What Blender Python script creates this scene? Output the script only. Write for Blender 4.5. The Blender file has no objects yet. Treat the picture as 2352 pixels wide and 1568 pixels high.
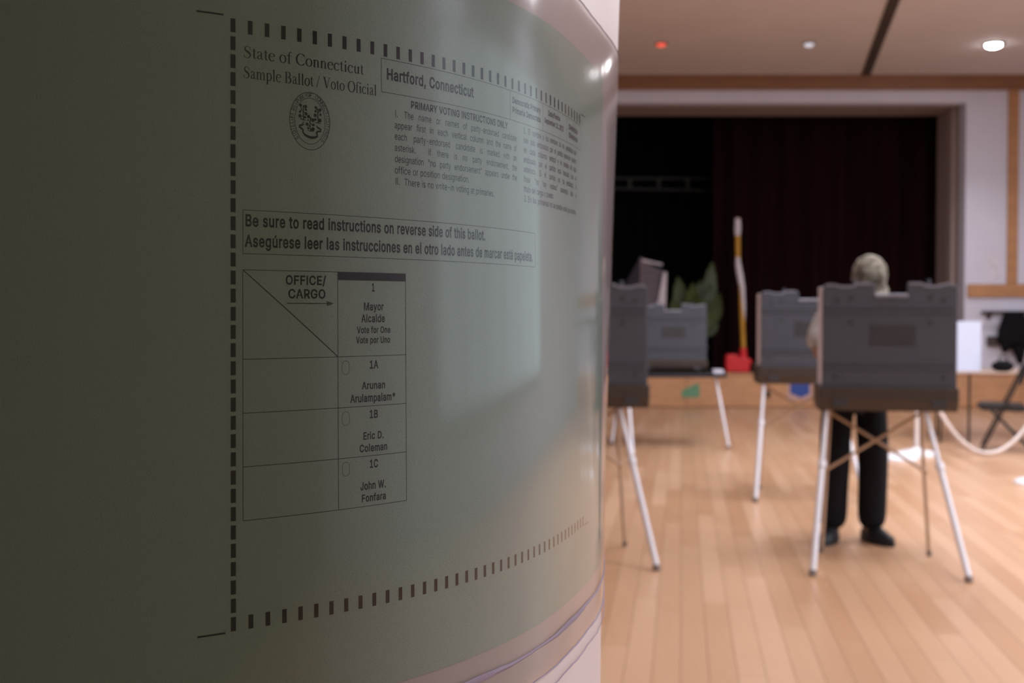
import bpy, bmesh, math, random
import numpy as np
from mathutils import Vector, Matrix
from mathutils.geometry import tessellate_polygon
random.seed(7)
C = bpy.context.scene.collection
sc = bpy.context.scene
R = math.radians

# ------------------------------------------------------------------ camera
EYE = 1.38
FPX = 2700.0
PITCH = math.atan(67.6141 / FPX)
cam_d = bpy.data.cameras.new('camera')
cam_d.sensor_width = 36.0
cam_d.lens = 36.0 * FPX / 2352.0
cam_d.clip_start = 0.02
cam_d.clip_end = 60
cam_d.dof.use_dof = True
cam_d.dof.focus_distance = 0.452
cam_d.dof.aperture_fstop = 17.0
cam_d.dof.aperture_blades = 0
cam = bpy.data.objects.new('camera', cam_d)
cam.location = (0, 0, EYE)
cam.rotation_euler = (R(90) - PITCH, 0, 0)
C.objects.link(cam)
sc.camera = cam

# ------------------------------------------------------------------ world, exposure
w = bpy.data.worlds.new('world'); sc.world = w; w.use_nodes = True
w.node_tree.nodes['Background'].inputs[0].default_value = (0.5, 0.55, 0.65, 1)
w.node_tree.nodes['Background'].inputs[1].default_value = 0.02
sc.view_settings.view_transform = 'Standard'
sc.view_settings.look = 'None'
sc.view_settings.exposure = 0.0
sc.view_settings.gamma = 1.0
sc.view_settings.use_curve_mapping = False
sc.cycles.max_bounces = 8
sc.cycles.diffuse_bounces = 4
sc.cycles.glossy_bounces = 4
sc.cycles.transparent_max_bounces = 8
sc.cycles.sample_clamp_indirect = 6.0

def area(name, loc, rot, sx, sy, power, col, spread=180):
    d = bpy.data.lights.new(name, 'AREA'); d.shape = 'RECTANGLE'
    d.size = sx; d.size_y = sy; d.energy = power; d.color = col; d.spread = R(spread)
    o = bpy.data.objects.new(name, d); o.location = loc; o.rotation_euler = rot
    C.objects.link(o); return o
CEIL = 4.80
HALL = (0.93, 0.94, 1.0)
# unseen area lamps added to light hall and ballot, short of the visible ceiling
for i, (x, y) in enumerate([(2.6, 9.3), (5.6, 9.3), (2.6, 6.4), (5.6, 6.4), (5.6, 3.5), (7.6, 7.8), (3.6, 11.7), (3.4, 1.2), (5.2, -1.0), (7.9, 2.4)]):
    area('added_hall_lamp', (x, y, CEIL - 0.03), (0, 0, 0), 1.1, 1.1, 94, HALL)

# ------------------------------------------------------------------ materials
def nt(name):
    m = bpy.data.materials.new(name); m.use_nodes = True
    t = m.node_tree; return m, t, t.nodes['Principled BSDF']
def setc(b, col, rough, metal=0.0, spec=0.5):
    b.inputs['Base Color'].default_value = (*col, 1)
    b.inputs['Roughness'].default_value = rough
    b.inputs['Metallic'].default_value = metal
    b.inputs['Specular IOR Level'].default_value = spec
def mat(name, col, rough=0.5, metal=0.0, spec=0.5, var=0.12, scale=12.0, bump=0.0, bscale=200.0, stretch=(1, 1, 1), coat=0.0):
    """principled surface with a little procedural tone variation and optional relief"""
    m, t, b = nt(name); setc(b, col, rough, metal, spec)
    N, L = t.nodes, t.links
    tc = N.new('ShaderNodeTexCoord'); mp = N.new('ShaderNodeMapping'); mp.inputs['Scale'].default_value = stretch
    L.new(tc.outputs['Object'], mp.inputs['Vector'])
    no = N.new('ShaderNodeTexNoise'); no.inputs['Scale'].default_value = scale; no.inputs['Detail'].default_value = 4
    L.new(mp.outputs[0], no.inputs['Vector'])
    cr = N.new('ShaderNodeValToRGB')
    cr.color_ramp.elements[0].position = 0.3; cr.color_ramp.elements[1].position = 0.7
    cr.color_ramp.elements[0].color = (*[c * (1 - var) for c in col], 1)
    cr.color_ramp.elements[1].color = (*[min(1, c * (1 + var)) for c in col], 1)
    L.new(no.outputs['Fac'], cr.inputs[0]); L.new(cr.outputs[0], b.inputs['Base Color'])
    if bump:
        n2 = N.new('ShaderNodeTexNoise'); n2.inputs['Scale'].default_value = bscale; n2.inputs['Detail'].default_value = 3
        L.new(mp.outputs[0], n2.inputs['Vector'])
        bp = N.new('ShaderNodeBump'); bp.inputs['Strength'].default_value = bump; bp.inputs['Distance'].default_value = 0.002
        L.new(n2.outputs['Fac'], bp.inputs['Height']); L.new(bp.outputs[0], b.inputs['Normal'])
    if coat:
        b.inputs['Coat Weight'].default_value = coat; b.inputs['Coat Roughness'].default_value = 0.15
    return m
def emit(name, col, k):
    m, t, b = nt(name); setc(b, (0.1, 0.1, 0.1), 0.4)
    b.inputs['Emission Color'].default_value = (*col, 1); b.inputs['Emission Strength'].default_value = k
    return m

M = {}
M['wall'] = mat('painted_wall', (0.61, 0.62, 0.74), 0.7, var=0.03, scale=2)
M['ceil'] = mat('painted_ceiling', (0.66, 0.61, 0.60), 0.85, var=0.03, scale=1.5)
M['trimwood'] = mat('trim_wood', (0.42, 0.21, 0.095), 0.5, var=0.15, scale=3, stretch=(1, 1, 6))
M['trimshade'] = mat('trim_wood_shade', (0.24, 0.115, 0.055), 0.5, var=0.15, scale=3, stretch=(1, 1, 6))  # shadow on the top trim put into its wood colour
M['apron'] = mat('apron_wood', (0.56, 0.30, 0.155), 0.3, var=0.12, scale=2.5, stretch=(1, 1, 5))
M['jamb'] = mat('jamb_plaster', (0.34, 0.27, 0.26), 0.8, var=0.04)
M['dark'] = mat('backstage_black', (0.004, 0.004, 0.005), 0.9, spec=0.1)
M['maroon'] = mat('curtain_maroon', (0.010, 0.002, 0.003), 0.95, spec=0.1, var=0.3, scale=6, stretch=(1, 1, .1))
M['blackcloth'] = mat('black_cloth', (0.006, 0.006, 0.008), 0.9, spec=0.15, var=0.3)
M['grey'] = mat('booth_grey_plastic', (0.056, 0.062, 0.086), 0.5, var=0.08, scale=30, bump=.3, bscale=400)
M['litedge_handle'] = mat('lit_edge_and_handle_grey', (0.21, 0.22, 0.28), 0.4)  # light on the booth's top edge put into this grey; handle shares it
M['greydark'] = mat('booth_label_grey', (0.034, 0.034, 0.042), 0.5)
M['tray'] = mat('booth_tray_brown', (0.045, 0.032, 0.027), 0.45, var=0.1)
M['wing'] = mat('booth_wing_white', (0.84, 0.83, 0.98), 0.5)
M['alu'] = mat('leg_aluminium', (0.80, 0.80, 0.88), 0.35, metal=0.0, spec=0.6, var=.03)
M['tan'] = mat('brace_floor_reflection', (0.52, 0.35, 0.24), 0.4, var=.05)  # floor reflection in the aluminium tubes put into the colour
M['rubber'] = mat('rubber_foot', (0.22, 0.17, 0.15), 0.8)
M['white'] = mat('white_plastic', (0.85, 0.85, 0.90), 0.4, var=.03)
M['rope'] = mat('white_rope', (0.78, 0.70, 0.68), 0.6)
M['red'] = mat('red_plastic', (0.62, 0.012, 0.02), 0.4)
M['yellow'] = mat('yellow_wood', (0.48, 0.25, 0.02), 0.4)
M['wrap'] = mat('white_wrap', (0.62, 0.58, 0.64), 0.7)
M['leaf'] = mat('leaf_green', (0.032, 0.050, 0.008), 0.5, var=.35, scale=8)
M['pot'] = mat('pot_dark', (0.03, 0.02, 0.015), 0.6)
M['board'] = mat('display_board_white', (0.62, 0.68, 0.86), 0.6, var=.02)
M['black'] = mat('black_metal', (0.012, 0.011, 0.012), 0.45)
M['tabletop'] = mat('table_black', (0.012, 0.012, 0.018), 0.35)
M['tableedge'] = mat('table_light_edge', (0.45, 0.33, 0.27), 0.5)
M['signgreen'] = mat('sign_green', (0.13, 0.30, 0.17), 0.6, var=.05)
M['signblue'] = mat('sign_blue', (0.03, 0.07, 0.32), 0.6, var=.05)
M['signpink'] = mat('sign_paper', (0.52, 0.34, 0.30), 0.6, var=.03)
M['notice'] = mat('wall_notice_paper', (0.62, 0.60, 0.70), 0.6)
M['ribbed'] = mat('ribbed_panel_grey', (0.20, 0.16, 0.17), 0.6)
M['ribblue'] = mat('ribbed_panel_side', (0.09, 0.09, 0.13), 0.6)
M['skin'] = mat('skin', (0.30, 0.16, 0.11), 0.5, var=.05)
M['pants'] = mat('trousers_black', (0.008, 0.008, 0.012), 0.85, spec=.2)
M['shirt'] = mat('shirt_beige', (0.46, 0.44, 0.43), 0.8, var=.05)
M['shoe'] = mat('shoe_black', (0.006, 0.007, 0.012), 0.5)
M['hair'] = mat('hair_grey', (0.12, 0.11, 0.10), 0.8)
M['column'] = mat('column_paint', (0.64, 0.56, 0.58), 0.5, var=.03, scale=6)
M['ink'] = mat('printed_ink', (0.018, 0.013, 0.014), 0.55, var=.05, spec=.3)
M['inkgrey'] = mat('printed_ink_light', (0.05, 0.04, 0.04), 0.6, var=.05, spec=.3)
M['bezel'] = mat('lamp_bezel', (0.10, 0.07, 0.06), 0.5)
M['slot'] = mat('ceiling_slot', (0.05, 0.035, 0.025), 0.9)
M['doorframe'] = mat('door_frame_metal', (0.25, 0.22, 0.2), 0.4)
M['glass'] = emit('daylight_glass', (0.76, 0.88, 1.0), 1.55)
M['lamp_w'] = emit('lamp_bright', (1.0, 0.97, 1.0), 60)
M['lamp_d'] = emit('lamp_dim', (0.95, 0.9, 1.0), 0.75)
M['lamp_r'] = emit('lamp_red', (1.0, 0.10, 0.06), 1.1)
# camouflage cap
m, t, b = nt('cap_camouflage'); setc(b, (0.3, 0.27, 0.2), 0.9)
vn = t.nodes.new('ShaderNodeTexNoise'); vn.inputs['Scale'].default_value = 26; vn.inputs['Detail'].default_value = 2
tc = t.nodes.new('ShaderNodeTexCoord'); cr = t.nodes.new('ShaderNodeValToRGB'); cr.color_ramp.interpolation = 'CONSTANT'
cr.color_ramp.elements[0].color = (0.11, 0.09, 0.065, 1); cr.color_ramp.elements[1].position = 0.47; cr.color_ramp.elements[1].color = (0.19, 0.17, 0.13, 1)
e = cr.color_ramp.elements.new(0.56); e.color = (0.27, 0.245, 0.20, 1)
t.links.new(tc.outputs['Object'], vn.inputs['Vector']); t.links.new(vn.outputs['Fac'], cr.inputs[0]); t.links.new(cr.outputs[0], b.inputs['Base Color'])
M['cap'] = m
# floor boards: tone from a per-plank colour attribute, grain from noise
m, t, b = nt('floor_maple'); setc(b, (0.6, 0.36, 0.22), 0.30, spec=.5)
N, L = t.nodes, t.links
at_ = N.new('ShaderNodeAttribute'); at_.attribute_name = 'tone'
tc = N.new('ShaderNodeTexCoord'); mp = N.new('ShaderNodeMapping'); mp.inputs['Scale'].default_value = (14, 1.2, 1)
L.new(tc.outputs['Object'], mp.inputs['Vector'])
no = N.new('ShaderNodeTexNoise'); no.inputs['Scale'].default_value = 2.2; no.inputs['Detail'].default_value = 5
L.new(mp.outputs[0], no.inputs['Vector'])
ad = N.new('ShaderNodeMath'); ad.operation = 'MULTIPLY_ADD'; ad.inputs[1].default_value = 0.42; ad.inputs[2].default_value = -0.21
L.new(no.outputs['Fac'], ad.inputs[0])
a2 = N.new('ShaderNodeMath'); a2.operation = 'ADD'; L.new(at_.outputs['Fac'], a2.inputs[0]); L.new(ad.outputs[0], a2.inputs[1])
cr = N.new('ShaderNodeValToRGB')
cr.color_ramp.elements[0].color = (0.55, 0.31, 0.175, 1); cr.color_ramp.elements[1].color = (0.69, 0.43, 0.275, 1)
L.new(a2.outputs[0], cr.inputs[0]); L.new(cr.outputs[0], b.inputs['Base Color'])
M['floor'] = m
# ballot paper: pale green card with fine tooth
m, t, b = nt('ballot_paper'); setc(b, (0.46, 0.555, 0.525), 0.8, spec=.2)
tc = t.nodes.new('ShaderNodeTexCoord'); no = t.nodes.new('ShaderNodeTexNoise'); no.inputs['Scale'].default_value = 1500; no.inputs['Detail'].default_value = 2
t.links.new(tc.outputs['Object'], no.inputs['Vector'])
bp = t.nodes.new('ShaderNodeBump'); bp.inputs['Strength'].default_value = 0.9; bp.inputs['Distance'].default_value = 0.0006
t.links.new(no.outputs['Fac'], bp.inputs['Height']); t.links.new(bp.outputs[0], b.inputs['Normal'])
M['paper'] = m
# clear laminate: transparent with fresnel gloss, slightly rippled
m = bpy.data.materials.new('clear_laminate'); m.use_nodes = True; t = m.node_tree
for n in list(t.nodes): t.nodes.remove(n)
N, L = t.nodes, t.links
out = N.new('ShaderNodeOutputMaterial'); mx = N.new('ShaderNodeMixShader'); tr = N.new('ShaderNodeBsdfTransparent'); gl = N.new('ShaderNodeBsdfGlossy')
fr = N.new('ShaderNodeFresnel'); fr.inputs['IOR'].default_value = 1.46
tr.inputs[0].default_value = (0.96, 0.965, 0.96, 1); gl.inputs['Roughness'].default_value = 0.10; gl.inputs[0].default_value = (1, 1, 1, 1)
tc = N.new('ShaderNodeTexCoord'); mp = N.new('ShaderNodeMapping'); mp.inputs['Scale'].default_value = (30, 30, 4)
no = N.new('ShaderNodeTexNoise'); no.inputs['Scale'].default_value = 1.0; no.inputs['Detail'].default_value = 2
L.new(tc.outputs['Object'], mp.inputs[0]); L.new(mp.outputs[0], no.inputs['Vector'])
bp = N.new('ShaderNodeBump'); bp.inputs['Strength'].default_value = 0.15; bp.inputs['Distance'].default_value = 0.002
L.new(no.outputs['Fac'], bp.inputs['Height']); L.new(bp.outputs[0], gl.inputs['Normal'])
L.new(fr.outputs[0], mx.inputs[0]); L.new(tr.outputs[0], mx.inputs[1]); L.new(gl.outputs[0], mx.inputs[2]); L.new(mx.outputs[0], out.inputs[0])
M['film'] = m
M['seam'] = mat('film_seam_violet', (0.27, 0.21, 0.29), 0.75, var=.1)

# ------------------------------------------------------------------ mesh helpers
class MB:
    def __init__(s): s.v = []; s.f = []
    def add(s, v, f):
        o = len(s.v); s.v += [tuple(p) for p in v]; s.f += [tuple(i + o for i in q) for q in f]; return s
    def box(s, x0, x1, y0, y1, z0, z1):
        v = [(x, y, z) for x in (x0, x1) for y in (y0, y1) for z in (z0, z1)]
        return s.add(v, [(0, 1, 3, 2), (4, 6, 7, 5), (0, 4, 5, 1), (2, 3, 7, 6), (0, 2, 6, 4), (1, 5, 7, 3)])
    def prism(s, poly, a, b, axis='y'):
        """poly in the two other axes, extruded from a to b along axis"""
        n = len(poly)
        def P(p, d):
            return {'y': (p[0], d, p[1]), 'x': (d, p[0], p[1]), 'z': (p[0], p[1], d)}[axis]
        v = [P(p, a) for p in poly] + [P(p, b) for p in poly]
        tri = tessellate_polygon([[Vector((p[0], p[1], 0)) for p in poly]])
        f = [tuple(q) for q in tri] + [tuple(i + n for i in reversed(q)) for q in tri]
        f += [(i, (i + 1) % n, (i + 1) % n + n, i + n) for i in range(n)]
        return s.add(v, f)
    def tube(s, path, r, n=10, cap=True):
        path = [Vector(p) for p in path]; rs = r if isinstance(r, (list, tuple)) else [r] * len(path)
        v = []; f = []; up = None
        for i, p in enumerate(path):
            d = (path[min(i + 1, len(path) - 1)] - path[max(i - 1, 0)]).normalized()
            if up is None:
                up = Vector((0, 0, 1)) if abs(d.z) < .9 else Vector((1, 0, 0))
            a = d.cross(up).normalized(); bb = a.cross(d).normalized(); up = bb
            for k in range(n):
                t = 2 * math.pi * k / n
                v.append(p + (a * math.cos(t) + bb * math.sin(t)) * rs[i])
        for i in range(len(path) - 1):
            for k in range(n):
                f.append((i * n + k, i * n + (k + 1) % n, (i + 1) * n + (k + 1) % n, (i + 1) * n + k))
        if cap:
            f.append(tuple(reversed(range(n)))); f.append(tuple(range((len(path) - 1) * n, len(path) * n)))
        return s.add(v, f)
    def lathe(s, prof, n=24, c=(0, 0, 0)):
        v = []; f = []
        for (r, z) in prof:
            for k in range(n):
                t = 2 * math.pi * k / n; v.append((c[0] + r * math.cos(t), c[1] + r * math.sin(t), c[2] + z))
        for i in range(len(prof) - 1):
            for k in range(n):
                f.append((i * n + k, i * n + (k + 1) % n, (i + 1) * n + (k + 1) % n, (i + 1) * n + k))
        f.append(tuple(reversed(range(n)))); f.append(tuple(range((len(prof) - 1) * n, len(prof) * n)))
        return s.add(v, f)
    def build(s, name, material, parent=None, smooth=False, bevel=0.0, kind=None, label=None, fix=True):
        me = bpy.data.meshes.new(name); me.from_pydata([tuple(p) for p in s.v], [], s.f)
        bm = bmesh.new(); bm.from_mesh(me)
        if fix: bmesh.ops.recalc_face_normals(bm, faces=bm.faces)
        if bevel:
            es = [e for e in bm.edges if len(e.link_faces) == 2 and e.calc_face_angle(0) > 0.6]
            bmesh.ops.bevel(bm, geom=es, offset=bevel, segments=2, affect='EDGES', profile=.5)
        bm.to_mesh(me); bm.free()
        if smooth:
            me.polygons.foreach_set('use_smooth', [True] * len(me.polygons))
            try: me.set_sharp_from_angle(angle=R(40))
            except Exception: pass
        me.materials.append(material)
        o = bpy.data.objects.new(name, me); C.objects.link(o)
        if parent: o.parent = parent
        if kind: o['kind'] = kind
        if label: o['label'] = label
        return o
def tag(o, label, cat, group=None):
    o['label'] = label; o['category'] = cat
    if group: o['group'] = group
    return o
def thing(name, label, cat, loc=(0, 0, 0), rz=0.0, group=None):
    o = bpy.data.objects.new(name, None); o.empty_display_size = .1; C.objects.link(o)
    o.location = loc; o.rotation_euler = (0, 0, rz)
    return tag(o, label, cat, group)
def struct(o): o['kind'] = 'structure'; return o
def box(name, m, x0, x1, y0, y1, z0, z1, parent=None, bevel=0.0, **k):
    return MB().box(x0, x1, y0, y1, z0, z1).build(name, m, parent, bevel=bevel, **k)

# ------------------------------------------------------------------ room
YW = 17.1       # face of the stage wall
XL, XR, YB = -6.0, 9.0, -3.0
OX0, OX1, OZ0, OZ1 = -4.5, 6.576, 0.488, 4.405     # stage opening
# floor slab with boards laid on it, running 8 degrees off the view
floor = struct(box('floor', M['floor'], XL - .2, XR + .2, YB - .2, YW + .2, -0.12, -0.010))
ta = floor.data.attributes.new('tone', 'FLOAT', 'POINT'); ta.data.foreach_set('value', [0.35] * len(floor.data.vertices))
PA = math.atan(390 / 2700.0)
PW = 0.108
dirv = Vector((math.sin(PA), math.cos(PA), 0)); nrm = Vector((math.cos(PA), -math.sin(PA), 0))
boards = []
i0 = -62
for i in range(i0, 105):
    s = -6 + random.uniform(0, 1.2)
    while s < 19.5:
        ln = random.uniform(0.9, 2.0)
        c = nrm * ((i + .5) * PW) + dirv * (s + ln / 2)
        if XL < c.x < XR and YB < c.y < YW - .6:
            boards.append((i, s, ln, c.x, c.y, random.random()))
        s += ln
def board_geo(i, s, ln, mb):
    g = 0.0009
    a, b_ = i * PW + g, (i + 1) * PW - g
    q = [nrm * a + dirv * (s + g), nrm * b_ + dirv * (s + g), nrm * b_ + dirv * (s + ln - g), nrm * a + dirv * (s + ln - g)]
    q = [Vector((min(max(p.x, XL), XR), min(max(p.y, YB), YW - .02), 0)) for p in q]
    ch = 0.0008
    top = [Vector((p.x, p.y, 0)) for p in q]; bot = [Vector((p.x, p.y, -0.010)) for p in q]
    mb.add(bot + top, [(3, 2, 1, 0), (4, 5, 6, 7), (0, 1, 5, 4), (1, 2, 6, 5), (2, 3, 7, 6), (3, 0, 4, 7)])
def inview(x, y, mgn=0.3):
    return y > 2.6 and x / y > 0.07 - .02 and x / y < 0.436 + mgn / y
vis = sorted([b_ for b_ in boards if inview(b_[3], b_[4])], key=lambda b_: b_[4])
near = vis[:298]; nearset = set(id(b_) for b_ in near)
rest = [b_ for b_ in boards if id(b_) not in nearset]
for b_ in near:
    mb = MB(); board_geo(b_[0], b_[1], b_[2], mb)
    o = mb.build('plank', M['floor'], floor)
    a = o.data.attributes.new('tone', 'FLOAT', 'POINT'); a.data.foreach_set('value', [b_[5]] * len(o.data.vertices))
mb = MB(); tones = []
for b_ in rest:
    n0 = len(mb.v); board_geo(b_[0], b_[1], b_[2], mb); tones += [b_[5]] * (len(mb.v) - n0)
o = mb.build('plank_field', M['floor'], floor, kind='stuff', fix=False)
a = o.data.attributes.new('tone', 'FLOAT', 'POINT'); a.data.foreach_set('value', tones)

ceil = struct(box('ceiling', M['ceil'], XL, XR, YB, YW, CEIL, CEIL + .2))
SA = math.atan(0.9 / 4.0)
sl = Vector((math.sin(SA), math.cos(SA), 0)); sn = Vector((math.cos(SA), -math.sin(SA), 0)); p0 = Vector((4.17, 12.9, 0))
q = [p0 + sl * -9 - sn * .065, p0 + sl * -9 + sn * .065, p0 + sl * 4.25 + sn * .065, p0 + sl * 4.25 - sn * .065]
MB().prism([(p.x, p.y) for p in q], CEIL - .012, CEIL + .02, 'z').build('ceiling_slot', M['slot'], ceil)

def wall_piece(x0, x1, z0, z1, parent=None, name='wall_back'):
    return box(name, M['wall'], x0, x1, YW, YW + .25, z0, z1, parent)
wb = struct(wall_piece(OX1, XR, 0.49, CEIL))
box('wall_section', M['wall'], XL, OX0, YW, YW + .25, 0.49, CEIL, wb)
box('wall_header', M['wall'], OX0, OX1, YW, YW + .25, OZ1, CEIL, wb)
# deep plaster reveal of the stage opening
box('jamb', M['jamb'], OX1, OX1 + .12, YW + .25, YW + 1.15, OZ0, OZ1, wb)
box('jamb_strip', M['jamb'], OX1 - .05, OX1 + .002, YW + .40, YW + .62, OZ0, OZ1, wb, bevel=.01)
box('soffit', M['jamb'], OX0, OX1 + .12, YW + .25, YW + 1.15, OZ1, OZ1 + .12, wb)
# apron: separate panels with open joints
ax = XL
box('apron_backing', M['slot'], XL, XR, YW + .03, YW + .25, 0.0, 0.48, wb)
while ax < XR - .05:
    bx_ = min(ax + 1.22, XR)
    box('apron_panel', M['apron'], ax + .003, bx_ - .003, YW - .01, YW + .03, 0.0, 0.47, wb, bevel=.003)
    ax = bx_
box('stage_nosing', M['apron'], XL, XR, YW - .03, YW + .25, 0.47, 0.49, wb, bevel=.005)
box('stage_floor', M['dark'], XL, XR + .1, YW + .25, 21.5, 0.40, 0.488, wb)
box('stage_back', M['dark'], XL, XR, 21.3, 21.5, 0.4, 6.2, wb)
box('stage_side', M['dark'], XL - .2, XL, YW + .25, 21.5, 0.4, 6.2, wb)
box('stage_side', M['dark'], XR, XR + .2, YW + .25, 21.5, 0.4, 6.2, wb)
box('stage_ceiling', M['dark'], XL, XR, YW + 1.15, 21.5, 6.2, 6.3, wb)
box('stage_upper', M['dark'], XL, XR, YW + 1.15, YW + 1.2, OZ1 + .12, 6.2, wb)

struct(box('wall_right', M['wall'], XR, XR + .2, YB, YW, 0, CEIL))
struct(box('wall_left', M['wall'], XL - .2, XL, YB, YW, 0, CEIL))
M['wallbehind'] = mat('dark_side_wall', (0.20, 0.21, 0.15), 0.8, var=.1, scale=2)
struct(box('wall_front', M['wallbehind'], XL, XR, YB - .2, YB, 0, CEIL))
# wooden trims
def trim(name, x0, x1, y0, y1, z0, z1):
    return struct(box(name, M['trimshade'] if name == 'trim_1' else M['trimwood'], x0, x1, y0, y1, z0, z1, bevel=.006))
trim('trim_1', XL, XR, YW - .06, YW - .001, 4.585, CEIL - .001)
trim('trim_2', 6.52 + .09, XR, YW - .045, YW - .001, 1.595, 1.785)
trim('trim_3', 7.18, 7.33, YW - .04, YW - .001, 1.786, 4.584)
# tall daylight windows along the right wall, outside the frame
for k in range(6):
    ya = 1.6 + 1.32 * k
    wd = struct(MB().box(XR - .06, XR - .001, ya, ya + 1.315, .9, .96).box(XR - .06, XR - .001, ya, ya + 1.315, 4.14, 4.2)
                .box(XR - .06, XR - .001, ya, ya + .015, .96, 4.14).box(XR - .06, XR - .001, ya + 1.30, ya + 1.315, .96, 4.14)
                .build('window_%d' % (k + 1), M['doorframe']))
    box('window_pane', M['glass'], XR - .03, XR - .005, ya + .015, ya + 1.30, .96, 4.14, wd)

# curtains inside the stage
def curtain(name, x0, x1, y, z0, z1, m, label):
    n = int((x1 - x0) / .05); fr_ = []; pts = []
    for k in range(n + 1):
        x = x0 + (x1 - x0) * k / n; pts.append((x, y + .07 * math.sin(k * .75) + .03 * math.sin(k * .31 + 1)))
    bk = [(x, yy + .012) for x, yy in reversed(pts)]
    v = []; f = []
    for z in (z0, z1): v += [(x, yy, z) for x, yy in pts + bk]
    m_ = len(pts) * 2
    f = [(i, (i + 1) % m_, (i + 1) % m_ + m_, i + m_) for i in range(m_)]
    for i in range(len(pts) - 1):
        a, b_ = i, m_ - 1 - i
        f += [(a, b_, b_ - 1, a + 1), (a + m_, a + 1 + m_, b_ - 1 + m_, b_ + m_)]
    o = MB().add(v, f).build(name, m, smooth=True)
    return tag(o, label, 'curtain')
curtain('stage_curtain', 3.15, 6.68, 18.45, .49, 4.6, M['maroon'], 'dark maroon stage curtain hanging across the right of the stage opening')
curtain('stage_curtain', -1.5, 3.35, 20.6, .49, 4.9, M['dark'], 'black backdrop curtain deep behind the left of the stage')
rail = thing('stage_lighting_bar', 'dark hanging lighting bar high in the black stage, left part', 'lighting bar', (1.9, 19.6, 3.25))
M['barlamp'] = mat('stage_bar_grey', (0.03, 0.035, 0.035), 0.6)
MB().tube([(-1.2, 0, .35), (1.7, 0, .35)], .02).build('bar', M['barlamp'], rail, smooth=True)
for k in range(6):
    MB().tube([(-.9 + k * .48, 0, .33), (-.9 + k * .48, 0, .2)], .03).build('stage_lamp', M['barlamp'], rail, smooth=True)
MB().tube([(-.9, 0, .2), (1.6, 0, .14)], .02).build('cable', M['barlamp'], rail, smooth=True)
for dx, dz in ((-1.2, .35), (1.7, .35)):
    MB().tube([(dx, 0, .35), (dx, 0, 2.9)], .006).build('hanger', M['barlamp'], rail)

# recessed ceiling lamps
def downlight(x, y, mk, r, label, power, col):
    t_ = thing('recessed_ceiling_lamp', label, 'lamp', (x, y, CEIL), 0, 'recessed ceiling lamps before the stage')
    MB().lathe([(r * 1.25, 0), (r * 1.25, -.012), (r * 1.0, -.016), (r * 1.0, -.004), (r * .9, .0)], 28).build('bezel', M['bezel'], t_, smooth=True)
    MB().lathe([(r * .5, -.006), (r * .92, -.008), (r * .85, -.03), (r * .5, -.045), (r * .1, -.05)], 28).build('lens', M[mk], t_, smooth=True)
    if power:
        d = bpy.data.lights.new('lamp_light', 'SPOT'); d.energy = power; d.color = col; d.spot_size = R(120); d.spot_blend = .6; d.shadow_soft_size = r
        l = bpy.data.objects.new('lamp_light', d); l.location = (0, 0, -.07); C.objects.link(l); l.parent = t_
downlight(1.90, 15.05, 'lamp_r', .068, 'small recessed ceiling lamp glowing red, leftmost over the stage front', 0, None)
downlight(3.78, 15.05, 'lamp_d', .068, 'small recessed ceiling lamp glowing dim white, middle one of three', 0, None)
downlight(6.15, 15.1, 'lamp_w', .105, 'large blazing white recessed ceiling lamp at the upper right', 160, (1, .97, 1))
box('plate', M['ceil'], 1.84, 1.96, 15.9, 16.0, CEIL - .006, CEIL - .0005, ceil)

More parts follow.
